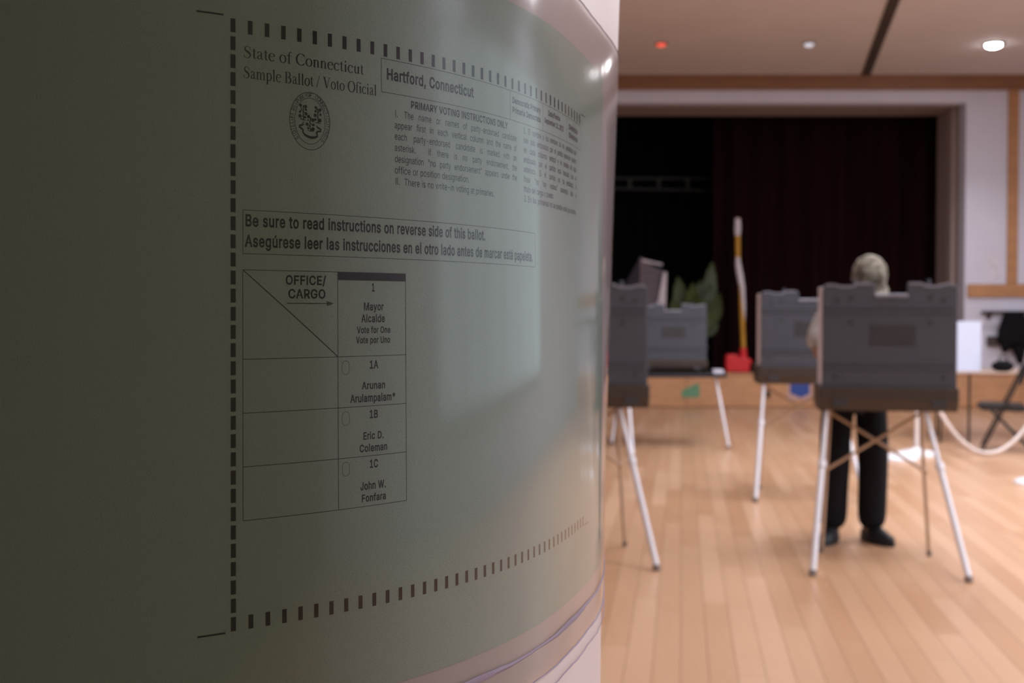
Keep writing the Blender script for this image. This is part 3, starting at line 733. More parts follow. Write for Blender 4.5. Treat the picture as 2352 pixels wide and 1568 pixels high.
OFF = .00078
class Ink:
    """flat print: polygons in paper coordinates bent onto the sheet"""
    def __init__(s): s.u = []; s.w = []; s.f = []
    def poly(s, pts, faces):
        o = len(s.u); s.u += [p[0] for p in pts]; s.w += [p[1] for p in pts]; s.f += [tuple(i + o for i in q_) for q_ in faces]
    def rect(s, u0, u1, v0, v1):
        n = max(1, int((u1 - u0) / .5)); pts = []
        for i in range(n + 1):
            x = u0 + (u1 - u0) * i / n; pts += [(x, v0), (x, v1)]
        s.poly(pts, [(2 * i, 2 * i + 1, 2 * i + 3, 2 * i + 2) for i in range(n)])
    def line(s, a, b_, w):
        n = max(1, int(math.dist(a, b_) / .5)); d = ((b_[0] - a[0]), (b_[1] - a[1])); l = math.hypot(*d); nx, ny = -d[1] / l * w / 2, d[0] / l * w / 2
        pts = []
        for i in range(n + 1):
            x, y = a[0] + d[0] * i / n, a[1] + d[1] * i / n; pts += [(x + nx, y + ny), (x - nx, y - ny)]
        s.poly(pts, [(2 * i, 2 * i + 1, 2 * i + 3, 2 * i + 2) for i in range(n)])
    def stroke(s, path, w):
        """variable-width ribbon along a path; w is a number or a list"""
        ws = w if isinstance(w, (list, tuple)) else [w] * len(path); pts = []
        closed = path[0] == path[-1]
        for i, p in enumerate(path):
            a = path[i - 1] if i > 0 else (path[-2] if closed else path[0]); b_ = path[i + 1] if i < len(path) - 1 else (path[1] if closed else path[-1])
            dx, dy = b_[0] - a[0], b_[1] - a[1]; l = math.hypot(dx, dy) or 1; nx, ny = -dy / l * ws[i] / 2, dx / l * ws[i] / 2
            pts += [(p[0] + nx, p[1] + ny), (p[0] - nx, p[1] - ny)]
        s.poly(pts, [(2 * i, 2 * i + 1, 2 * i + 3, 2 * i + 2) for i in range(len(path) - 1)])
    def blob(s, x, y, rx, ry, rot=0, n=12):
        c, d = math.cos(rot), math.sin(rot)
        pts = [(x + rx * math.cos(2 * math.pi * k / n) * c - ry * math.sin(2 * math.pi * k / n) * d, y + rx * math.cos(2 * math.pi * k / n) * d + ry * math.sin(2 * math.pi * k / n) * c) for k in range(n)]
        s.poly(pts, [tuple(range(n))])
    def box(s, u0, u1, v0, v1, w=.034):
        for a, b_ in (((u0, v0), (u1, v0)), ((u0, v1), (u1, v1)), ((u0, v0), (u0, v1)), ((u1, v0), (u1, v1))): s.line(a, b_, w)
    def build(s, name, m, par, off=OFF, label=None):
        P = surf(np.array(s.u), np.array(s.w), off)
        o = MB().add([tuple(p) for p in P], s.f).build(name, m, par, fix=False, label=label); return o

# --- sans glyph outlines: advance, then contours as x, y pairs in thousandths of an em
SANS = {
    '"': (0.321, [[78,318,70,508,136,508,128,318],[192,318,185,508,250,508,243,318]]),
    '*': (0.453, [[202,222,206,331,114,272,90,316,186,366,90,415,114,459,206,400,202,508,250,508,246,400,338,459,362,415,266,366,362,316,338,272,246,331,250,222]]),
    ',': (0.188, [[38,-120,68,71,137,71,84,-120]]),
    '-': (0.453, [[337,244,337,188,114,188,114,244]]),
    '.': (0.188, [[96,-4,78,-1,63,9,53,24,50,41,53,58,63,74,78,84,96,86,113,84,128,74,138,58,141,41,138,24,128,9,113,-1]]),
    '/': (0.249, [[235,532,71,-76,14,-76,178,532]]),
    '0': (0.453, [[226,-7,174,1,130,24,94,62,69,114,53,178,48,254,53,330,69,395,95,446,130,484,174,508,226,516,279,508,323,484,358,446,384,395,400,330,406,254,400,178,384,114,358,62,324,24,279,1],[226,50,261,56,290,74,314,104,330,144,340,194,344,254,340,314,330,365,314,406,290,435,261,454,226,460,192,454,163,435,140,406,123,365,112,314,110,254,112,194,123,144,140,104,163,74,192,56]]),
    '1': (0.453, [[76,0,76,54,391,54,391,0],[276,508,276,0,212,0,212,448,210,448,86,358,86,427,198,508]]),
    '2': (0.453, [[64,0,64,48,234,228,260,258,282,282,299,305,310,326,318,348,320,372,317,397,308,418,292,436,273,449,250,457,224,460,196,456,172,448,153,433,139,414,130,390,127,362,66,362,70,405,86,442,110,473,143,496,182,510,225,516,268,511,306,496,338,474,361,445,376,411,381,372,378,344,371,318,357,290,336,258,306,222,267,180,152,60,152,56,389,56,389,0]]),
    '3': (0.453, [[218,-7,174,-2,132,10,98,30,70,58,52,92,44,132,110,132,115,108,126,87,144,71,165,59,190,52,218,50,248,52,275,61,298,74,314,93,326,116,329,145,326,172,316,196,299,217,274,234,242,244,201,248,156,248,156,299,288,448,288,452,70,452,70,508,372,508,372,460,212,278,212,289,264,288,308,276,344,253,371,222,388,186,393,145,388,103,370,66,344,36,308,12,266,-2]]),
    'A': (0.48, [[16,0,202,508,276,508,463,0,395,0,287,302,276,334,264,372,250,420,232,478,245,478,228,419,213,371,200,333,190,302,85,0],[110,142,110,198,370,198,370,142]]),
    'B': (0.456, [[60,0,60,508,241,508,290,504,329,490,359,470,381,442,394,410,398,374,395,344,386,320,374,301,356,286,336,274,315,266,315,262,339,257,363,246,385,228,402,203,414,173,418,136,414,100,400,66,378,39,344,18,301,4,246,0],[124,57,245,57,296,62,330,80,349,106,356,136,352,162,342,184,326,203,306,218,280,228,248,231,124,231],[124,286,238,286,264,288,288,296,308,309,323,326,333,348,336,372,330,403,312,429,282,446,240,452,124,452]]),
    'C': (0.51, [[268,-7,205,1,150,25,104,64,70,115,48,179,40,254,48,329,70,393,104,445,150,484,205,508,268,516,305,512,340,504,373,490,402,471,427,447,448,418,463,386,473,348,408,348,400,373,390,394,375,413,358,428,338,440,316,449,292,454,268,456,223,450,184,432,150,404,125,364,109,314,104,254,109,194,125,144,150,105,184,76,223,59,268,53,292,54,316,60,338,68,358,80,375,96,390,114,400,136,408,160,473,160,464,124,448,90,428,62,402,38,373,18,340,4,305,-4]]),
    'D': (0.502, [[219,0,96,0,96,57,214,57,272,63,318,80,354,110,379,149,394,198,399,256,394,312,379,360,354,400,320,428,275,446,221,452,93,452,93,508,226,508,294,501,352,478,399,442,434,391,454,328,462,256,454,182,434,118,398,68,350,30,290,8],[124,508,124,0,60,0,60,508]]),
    'E': (0.419, [[60,0,60,508,372,508,372,452,124,452,124,286,356,286,356,228,124,228,124,57,375,57,375,0]]),
    'F': (0.41, [[60,0,60,508,369,508,369,452,124,452,124,278,346,278,346,221,124,221,124,0]]),
    'G': (0.52, [[268,-7,205,1,150,25,104,64,69,116,48,180,40,254,48,329,69,393,104,445,149,484,204,508,265,516,304,512,340,504,374,489,403,470,428,445,449,416,464,384,474,348,408,348,399,372,387,393,373,412,356,427,337,440,316,448,292,454,266,456,222,450,183,432,150,404,125,364,109,314,104,254,109,194,125,145,150,106,184,76,224,59,268,53,309,58,344,71,374,94,396,124,410,160,415,202,434,199,282,199,282,256,478,256,478,200,471,142,451,91,418,50,376,19,326,0]]),
    'H': (0.517, [[60,0,60,508,124,508,124,289,392,289,392,508,457,508,457,0,392,0,392,232,124,232,124,0]]),
    'I': (0.185, [[60,0,124,0,124,508,60,508]]),
    'J': (0.396, [[185,-7,124,3,76,33,44,80,33,146,33,173,98,173,98,146,104,104,122,74,150,56,185,50,220,56,248,74,266,104,272,146,272,508,336,508,336,146,326,80,294,33,246,3]]),
    'L': (0.393, [[60,0,60,508,124,508,124,57,361,57,361,0]]),
    'M': (0.628, [[60,0,60,508,152,508,277,187,282,174,288,159,293,142,299,122,306,103,312,84,317,66,322,49,308,49,312,65,318,82,324,102,330,121,336,140,342,158,348,174,352,187,476,508,568,508,568,0,504,0,504,291,504,308,504,327,504,348,505,368,506,390,506,413,506,436,507,457,513,457,506,434,498,410,490,386,482,363,474,342,468,322,461,305,456,291,342,0,286,0,170,291,165,304,159,321,152,340,145,361,137,384,129,408,120,432,112,457,119,457,120,438,120,416,120,394,121,372,121,350,122,328,122,308,122,291,122,0]]),
    'N': (0.523, [[60,0,60,508,136,508,343,182,352,168,363,150,374,130,388,106,400,82,414,55,405,54,402,82,400,108,400,134,399,157,399,178,399,195,399,508,464,508,464,0,387,0,202,290,190,310,178,330,164,354,148,381,130,414,108,452,119,454,121,418,122,384,124,354,124,328,125,307,125,291,125,0]]),
    'O': (0.533, [[267,-7,205,1,150,25,104,64,70,115,48,179,40,254,48,329,70,393,104,445,150,484,205,508,267,516,329,508,384,484,429,445,464,393,486,329,493,254,486,179,464,115,429,64,384,25,329,1],[267,53,310,58,350,76,382,104,408,144,424,194,430,254,424,314,408,364,382,404,350,432,310,450,267,456,224,450,184,432,151,404,126,364,109,314,104,254,109,194,126,144,151,105,184,76,224,58]]),
    'P': (0.445, [[60,0,60,508,235,508,289,504,332,488,366,462,390,430,404,391,408,348,404,304,390,266,366,232,332,207,289,191,235,186,110,186,110,242,232,242,268,246,297,256,318,272,333,294,342,319,344,348,342,376,333,402,318,422,297,438,268,448,232,452,124,452,124,0]]),
    'R': (0.449, [[60,0,60,508,236,508,290,504,333,488,366,464,390,433,404,395,410,352,404,309,390,272,366,240,333,217,290,202,236,198,96,198,96,255,234,255,270,258,298,267,319,281,334,300,342,324,345,352,342,380,334,404,319,424,298,440,269,449,233,452,124,452,124,0],[353,0,230,229,303,229,428,0]]),
    'S': (0.447, [[224,-9,172,-4,128,9,91,31,64,60,46,96,38,136,104,136,110,110,124,88,142,71,166,58,194,52,224,49,256,52,286,60,310,74,330,92,342,114,346,140,342,162,332,179,316,193,296,204,272,214,245,222,184,240,128,260,86,289,60,326,52,372,58,413,75,448,102,476,138,498,180,511,227,516,274,511,316,498,350,476,377,448,394,416,401,378,338,378,326,412,302,438,268,453,225,458,194,456,168,448,145,435,128,418,118,398,115,376,119,352,131,334,148,319,170,308,192,300,212,294,264,280,287,272,312,264,336,252,358,238,378,220,394,198,405,170,408,138,403,99,386,64,360,34,324,10,278,-4]]),
    'T': (0.449, [[32,452,32,508,417,508,417,452,256,452,256,0,192,0,192,452]]),
    'U': (0.517, [[259,-8,202,-2,154,16,114,44,84,80,66,124,60,173,60,508,124,508,124,178,128,144,140,113,160,88,187,68,220,56,259,52,298,56,330,68,357,88,376,113,388,144,392,178,392,508,457,508,457,173,451,124,432,80,403,44,364,16,315,-2]]),
    'V': (0.48, [[204,0,16,508,84,508,192,206,202,176,216,138,230,89,248,30,234,30,252,90,267,138,280,176,290,206,394,508,463,508,278,0]]),
    'W': (0.686, [[155,0,16,508,82,508,163,196,170,171,176,146,181,120,187,94,192,67,197,40,189,40,194,67,200,94,206,120,212,146,218,171,224,196,306,508,380,508,462,196,468,171,474,146,480,120,486,94,492,67,497,40,488,40,494,67,499,94,504,120,510,146,516,171,522,196,604,508,670,508,530,0,456,0,368,323,360,356,352,392,344,430,336,475,350,475,342,432,335,394,327,359,318,323,230,0]]),
    'Y': (0.472, [[204,0,204,208,16,508,91,508,192,344,208,318,222,292,236,264,250,230,224,230,238,264,251,293,265,318,280,344,381,508,455,508,268,208,268,0]]),
    'a': (0.389, [[160,-8,126,-5,94,5,68,22,48,44,34,74,30,108,34,138,43,161,58,179,78,193,100,204,126,210,152,216,178,220,209,224,234,226,252,230,266,235,273,242,276,254,276,256,274,278,266,296,256,311,240,322,220,328,196,331,170,328,149,322,132,312,118,301,107,288,100,274,41,291,57,322,78,346,104,364,133,376,164,382,194,384,216,383,239,380,263,372,286,360,306,344,322,320,333,290,336,252,336,0,276,0,276,52,272,52,264,38,252,24,236,12,216,1,190,-6],[170,46,202,48,228,58,248,74,264,93,272,115,276,138,276,190,270,186,260,182,246,178,232,176,216,174,200,171,186,170,176,168,154,164,134,158,117,150,104,140,94,124,92,105,94,87,102,72,114,60,130,52,149,47]]),
    'b': (0.424, [[230,-8,198,-5,172,4,152,16,138,31,126,46,118,58,112,58,112,0,52,0,52,508,114,508,114,319,118,319,126,332,138,346,152,360,172,372,196,382,229,384,274,378,313,360,346,332,370,292,385,244,390,189,385,132,370,84,346,46,313,16,274,-2],[220,47,252,52,280,66,300,88,316,116,325,151,328,190,325,228,316,261,301,290,280,312,253,325,220,330,188,326,161,312,140,291,125,263,116,229,112,190,116,150,125,115,140,86,162,65,188,52]]),
    'c': (0.396, [[207,-8,159,-2,117,16,82,46,56,85,40,132,34,188,40,243,56,291,82,330,117,360,159,378,207,384,234,382,260,377,284,368,305,356,324,340,340,322,352,300,362,277,303,262,298,276,290,289,281,300,270,310,257,319,242,325,226,328,207,330,173,325,145,310,124,288,108,258,100,224,96,188,100,151,108,118,124,88,145,66,173,52,207,46,226,48,242,52,258,58,270,66,282,76,292,88,299,102,304,117,363,102,354,78,341,56,325,38,306,22,284,8,260,0,235,-6]]),
    'd': (0.424, [[196,-8,150,-2,112,16,79,46,54,84,40,132,34,189,40,244,55,292,80,332,112,360,151,378,196,384,228,382,253,372,272,360,288,346,298,332,306,319,310,319,310,508,372,508,372,0,312,0,312,58,306,58,298,46,287,31,272,16,252,4,227,-5],[204,47,236,52,263,65,284,86,300,115,308,150,312,190,308,229,300,263,284,291,264,312,236,326,204,330,172,325,144,312,124,290,108,261,100,228,96,190,100,151,108,116,124,88,145,66,172,52]]),
    'e': (0.404, [[212,-8,160,-2,117,16,82,46,56,85,40,132,34,187,40,242,56,290,81,330,115,360,157,378,205,384,236,382,266,374,294,360,319,341,340,315,357,282,368,242,371,194,371,170,75,170,75,221,338,221,310,202,306,238,298,268,283,294,262,314,236,326,205,330,173,326,146,314,124,294,109,270,99,242,96,211,96,178,100,138,110,106,128,80,151,62,180,50,212,46,234,48,254,52,271,61,286,72,297,88,306,106,365,91,353,63,335,40,312,20,282,4,250,-5]]),
    'f': (0.254, [[228,380,228,327,6,327,6,380],[80,0,80,432,84,462,96,486,113,505,135,519,160,527,188,530,206,529,222,527,234,524,242,521,228,468,222,470,215,472,206,474,194,474,170,470,154,460,145,442,142,418,142,0]]),
    'g': (0.425, [[207,-150,168,-148,134,-140,106,-127,82,-110,64,-90,50,-70,102,-40,110,-53,122,-66,136,-78,154,-88,178,-95,207,-98,249,-92,282,-75,304,-46,312,-6,312,68,306,68,298,56,286,42,272,28,252,16,227,8,195,5,152,10,112,26,80,54,55,90,40,136,34,191,40,246,55,294,80,332,112,360,152,378,196,384,228,382,254,373,273,360,288,346,300,332,308,319,313,319,313,380,372,380,372,-9,367,-54,350,-90,324,-117,290,-136,251,-147],[205,59,237,63,264,75,284,94,300,121,310,154,312,192,310,230,300,264,285,292,264,312,237,326,205,330,172,325,145,312,124,290,108,262,100,230,96,192,100,155,108,122,124,96,146,76,172,63]]),
    'h': (0.41, [[114,226,114,0,52,0,52,508,114,508,114,288,102,288,124,332,152,362,187,379,228,384,264,380,295,368,321,348,340,321,353,284,357,240,357,0,296,0,296,235,290,274,273,304,246,323,210,329,184,326,161,318,142,303,126,282,117,258]]),
    'i': (0.167, [[52,0,52,380,114,380,114,0],[84,443,68,446,54,454,44,468,42,483,44,499,54,512,68,521,84,524,100,521,114,512,123,499,126,483,123,468,114,454,100,446]]),
    'j': (0.167, [[52,380,114,380,114,-30,111,-62,102,-90,86,-113,64,-129,38,-140,4,-142,-10,-142,-10,-86,2,-86,25,-83,40,-72,50,-54,52,-29],[84,443,67,446,54,454,44,468,41,483,44,499,54,512,67,521,84,524,100,521,114,512,123,499,126,483,123,468,114,454,100,446]]),
    'k': (0.381, [[110,136,110,212,120,212,284,380,360,380,184,200,177,200],[52,0,52,508,114,508,114,0],[294,0,148,186,191,228,372,0]]),
    'l': (0.185, [[60,0,124,0,124,530,60,530]]),
    'm': (0.61, [[52,0,52,380,112,380,112,296,108,296,118,323,132,346,151,364,172,376,195,384,219,386,257,380,288,360,309,332,321,294,312,294,322,321,337,343,357,362,380,375,408,384,436,386,468,382,497,372,522,354,540,328,553,296,557,255,557,0,496,0,496,254,490,289,472,312,448,326,418,330,394,328,374,320,358,307,346,290,338,270,336,247,336,0,274,0,274,260,269,288,253,311,229,326,200,330,178,328,158,320,140,307,126,289,116,266,114,238,114,0]]),
    'n': (0.41, [[114,226,114,0,52,0,52,380,112,380,112,288,102,288,124,332,152,362,187,379,228,384,264,380,295,368,321,348,340,321,353,284,357,240,357,0,296,0,296,235,290,274,273,304,246,323,210,329,184,326,161,318,142,303,126,282,117,258]]),
    'o': (0.415, [[207,-8,159,-2,117,16,82,46,56,85,40,132,34,188,40,243,56,291,82,330,117,360,159,378,207,384,256,378,298,360,334,330,360,291,376,243,381,188,376,132,360,85,334,46,298,16,256,-2],[207,46,242,52,270,66,292,88,307,118,316,151,319,188,316,224,307,258,292,288,270,310,242,325,207,330,173,325,145,310,124,288,108,258,100,224,96,188,100,151,108,118,124,88,145,66,173,52]]),
    'p': (0.424, [[52,-142,52,380,112,380,112,319,118,319,126,332,137,346,152,360,172,372,196,382,229,384,274,378,313,360,346,332,370,292,385,244,390,189,385,132,370,84,346,46,313,16,274,-2,230,-8,198,-5,172,4,153,16,138,31,126,46,118,58,114,58,114,-142],[220,47,252,52,280,66,300,88,316,116,325,151,328,190,325,228,316,261,301,290,280,312,253,325,220,330,188,326,161,312,140,291,125,263,116,229,112,190,116,150,125,115,140,86,162,65,188,52]]),
    'q': (0.424, [[372,-142,310,-142,310,58,306,58,298,46,287,31,272,16,252,4,227,-5,196,-8,150,-2,112,16,79,46,54,84,40,132,34,189,40,244,55,292,80,332,112,360,151,378,196,384,228,382,253,372,272,360,288,346,298,332,306,319,312,319,312,380,372,380],[204,47,236,52,263,65,284,86,300,115,308,150,312,190,308,229,300,263,284,291,264,312,236,326,204,330,172,325,144,312,124,290,108,261,100,228,96,190,100,151,108,116,124,88,145,66,172,52]]),
    'r': (0.259, [[52,0,52,380,112,380,112,321,116,321,130,347,152,367,181,380,213,385,220,384,230,384,238,384,244,384,244,322,238,323,230,324,219,326,207,326,182,323,159,314,140,302,126,284,116,262,114,237,114,0]]),
    's': (0.365, [[182,-8,145,-6,112,4,84,18,62,38,46,64,36,94,94,106,105,80,124,60,150,49,182,46,217,50,244,62,262,81,268,103,264,121,254,136,236,147,212,155,149,170,104,186,72,208,53,238,47,274,52,304,65,332,86,354,115,370,149,381,187,384,223,382,254,372,279,358,299,339,314,316,324,290,268,277,258,298,242,316,220,328,188,332,156,328,131,317,114,299,108,277,112,258,124,244,144,232,172,223,230,210,274,194,306,172,325,142,331,106,326,75,312,47,290,24,260,6,224,-4]]),
    't': (0.227, [[204,380,204,327,6,327,6,380],[65,471,126,471,126,98,128,76,136,62,150,52,170,50,177,50,185,51,194,52,202,54,213,2,203,-1,192,-2,180,-4,168,-4,124,2,92,22,72,52,65,93]]),
    'u': (0.41, [[182,-5,146,-1,115,11,89,30,69,58,56,95,52,139,52,380,114,380,114,144,120,104,137,75,164,56,200,50,226,53,249,62,268,76,284,97,293,122,296,152,296,380,357,380,357,0,298,0,298,92,308,92,286,46,257,17,222,0]]),
    'v': (0.389, [[162,0,18,380,84,380,165,155,177,121,187,87,196,54,206,21,184,21,194,54,203,87,212,121,224,155,305,380,372,380,226,0]]),
    'w': (0.567, [[138,0,22,380,87,380,134,214,144,177,154,136,164,92,175,42,165,42,175,90,186,134,196,176,206,214,252,380,316,380,362,214,372,176,382,136,392,91,402,42,392,42,402,90,413,135,424,176,434,214,480,380,544,380,430,0,368,0,319,172,312,198,304,225,298,252,290,280,284,309,276,338,290,338,284,309,276,280,270,252,262,224,256,198,248,172,198,0]]),
    'y': (0.389, [[48,-138,62,-86,72,-88,88,-90,104,-89,118,-84,130,-74,141,-58,150,-36,162,-2,18,380,84,380,165,155,177,120,187,86,196,54,206,21,184,21,193,54,202,87,212,121,224,155,305,380,372,380,204,-58,192,-85,176,-107,159,-124,140,-136,117,-143,92,-145,77,-144,64,-143,54,-141]]),
    'Æ': (0.693, [[16,0,260,508,646,508,646,452,399,452,399,284,630,284,630,226,399,226,399,57,650,57,650,0,336,0,336,466,303,466,87,0],[133,144,133,198,368,198,368,144]]),
    'á': (0.389, [[160,-8,126,-5,94,5,68,22,48,44,34,74,30,108,34,138,43,161,58,179,78,193,100,204,126,210,152,216,178,220,209,224,234,226,252,230,266,235,273,242,276,254,276,256,274,278,266,296,256,311,240,322,220,328,196,331,170,328,149,322,132,312,118,301,107,288,100,274,41,291,57,322,78,346,104,364,133,376,164,382,194,384,216,383,239,380,263,372,286,360,306,344,322,320,333,290,336,252,336,0,276,0,276,52,272,52,264,38,252,24,236,12,216,1,190,-6],[170,46,202,48,228,58,248,74,264,93,272,115,276,138,276,190,270,186,260,182,246,178,232,176,216,174,200,171,186,170,176,168,154,164,134,158,117,150,104,140,94,124,92,105,94,87,102,72,114,60,130,52,149,47],[162,429,210,529,278,529,212,429]]),
    'í': (0.167, [[52,0,52,380,114,380,114,0],[56,429,104,529,173,529,107,429]]),
    'ú': (0.41, [[182,-5,146,-1,115,11,89,30,69,58,56,95,52,139,52,380,114,380,114,144,120,104,137,75,164,56,200,50,226,53,249,62,268,76,284,97,293,122,296,152,296,380,357,380,357,0,298,0,298,92,308,92,286,46,257,17,222,0],[178,429,226,529,294,529,228,429]]),
}
BOLD_OFF = .021
_cache = {}
def glyph(ch, bold):
    key = (ch, bold)
    if key not in _cache:
        a, s_ = SANS[ch]; cs = []
        for c in s_:
            cs.append([(c[i] / 1000, c[i + 1] / 1000) for i in range(0, len(c), 2)])
        # group holes with their outer contours by nesting, then fill
        def inside(p, poly):
            r_ = False
            for (ax_, ay), (bx2, by) in zip(poly, poly[1:] + poly[:1]):
                if (ay > p[1]) != (by > p[1]) and p[0] < (bx2 - ax_) * (p[1] - ay) / (by - ay) + ax_: r_ = not r_
            return r_
        depth = [sum(inside(c[0], d) for j, d in enumerate(cs) if j != i) for i, c in enumerate(cs)]
        pts = []; fs = []
        for i, c in enumerate(cs):
            if depth[i] % 2: continue
            loops = [c] + [cs[j] for j in range(len(cs)) if depth[j] % 2 and inside(cs[j][0], c)]
            o = len(pts); flat = [p for l in loops for p in l]
            tri = tessellate_polygon([[Vector((p[0], p[1], 0)) for p in l] for l in loops])
            pts += flat; fs += [tuple(k + o for k in q_) for q_ in tri]
        if bold:
            for i, c in enumerate(cs):
                ar = sum(p[0] * q_[1] - q_[0] * p[1] for p, q_ in zip(c, c[1:] + c[:1]))
                sg = (1 if ar > 0 else -1) * (1 if depth[i] % 2 == 0 else -1); m_ = len(c); o = len(pts)
                for k in range(m_):
                    p, q_, n_ = c[k - 1], c[k], c[(k + 1) % m_]
                    d1 = Vector((q_[0] - p[0], q_[1] - p[1])); d2 = Vector((n_[0] - q_[0], n_[1] - q_[1]))
                    if d1.length < 1e-6: d1 = d2.copy()
                    if d2.length < 1e-6: d2 = d1.copy()
                    d1.normalize(); d2.normalize(); n1 = Vector((d1.y, -d1.x)) * sg; n2 = Vector((d2.y, -d2.x)) * sg
                    b_ = n1 + n2; b_ = b_.normalized() if b_.length > .2 else n1
                    l_ = BOLD_OFF / max(.55, b_.dot(n1))
                    pts += [q_, (q_[0] + b_.x * l_, q_[1] + b_.y * l_)]
                fs += [(o + 2 * k, o + 2 * k + 1, o + 2 * ((k + 1) % m_) + 1, o + 2 * ((k + 1) % m_)) for k in range(m_)]
            pts = [(p[0] + BOLD_OFF, p[1]) for p in pts]; a = a + BOLD_OFF * 1.6
        _cache[key] = (a, pts, fs)
    return _cache[key]
CAPH = .5087
def text_w(s_, bold):
    return sum(.235 if c == ' ' else glyph(c, bold)[0] for c in s_)
def text(ink, s_, u0, u1, base, cap, bold=False):
    """one run of sans text stretched to fill u0..u1, baseline at v=base"""
    sx = (u1 - u0) / text_w(s_, bold); sy = cap / CAPH; x = u0
    for c in s_:
        if c == ' ': x += .235 * sx; continue
        a, pts, fs = glyph(c, bold)
        ink.poly([(x + p[0] * sx, base - p[1] * sy) for p in pts], fs); x += a * sx
def justified(ink, s_, u0, u1, base, cap, sx):
    """words at a fixed width, the gaps stretched to fill the measure"""
    ws = s_.split(' '); wd = [text_w(w_, False) * sx for w_ in ws]; gap = ((u1 - u0) - sum(wd)) / max(1, len(ws) - 1); x = u0
    for w_, l in zip(ws, wd):
        if w_: text(ink, w_, x, x + l, base, cap)
        x += l + gap

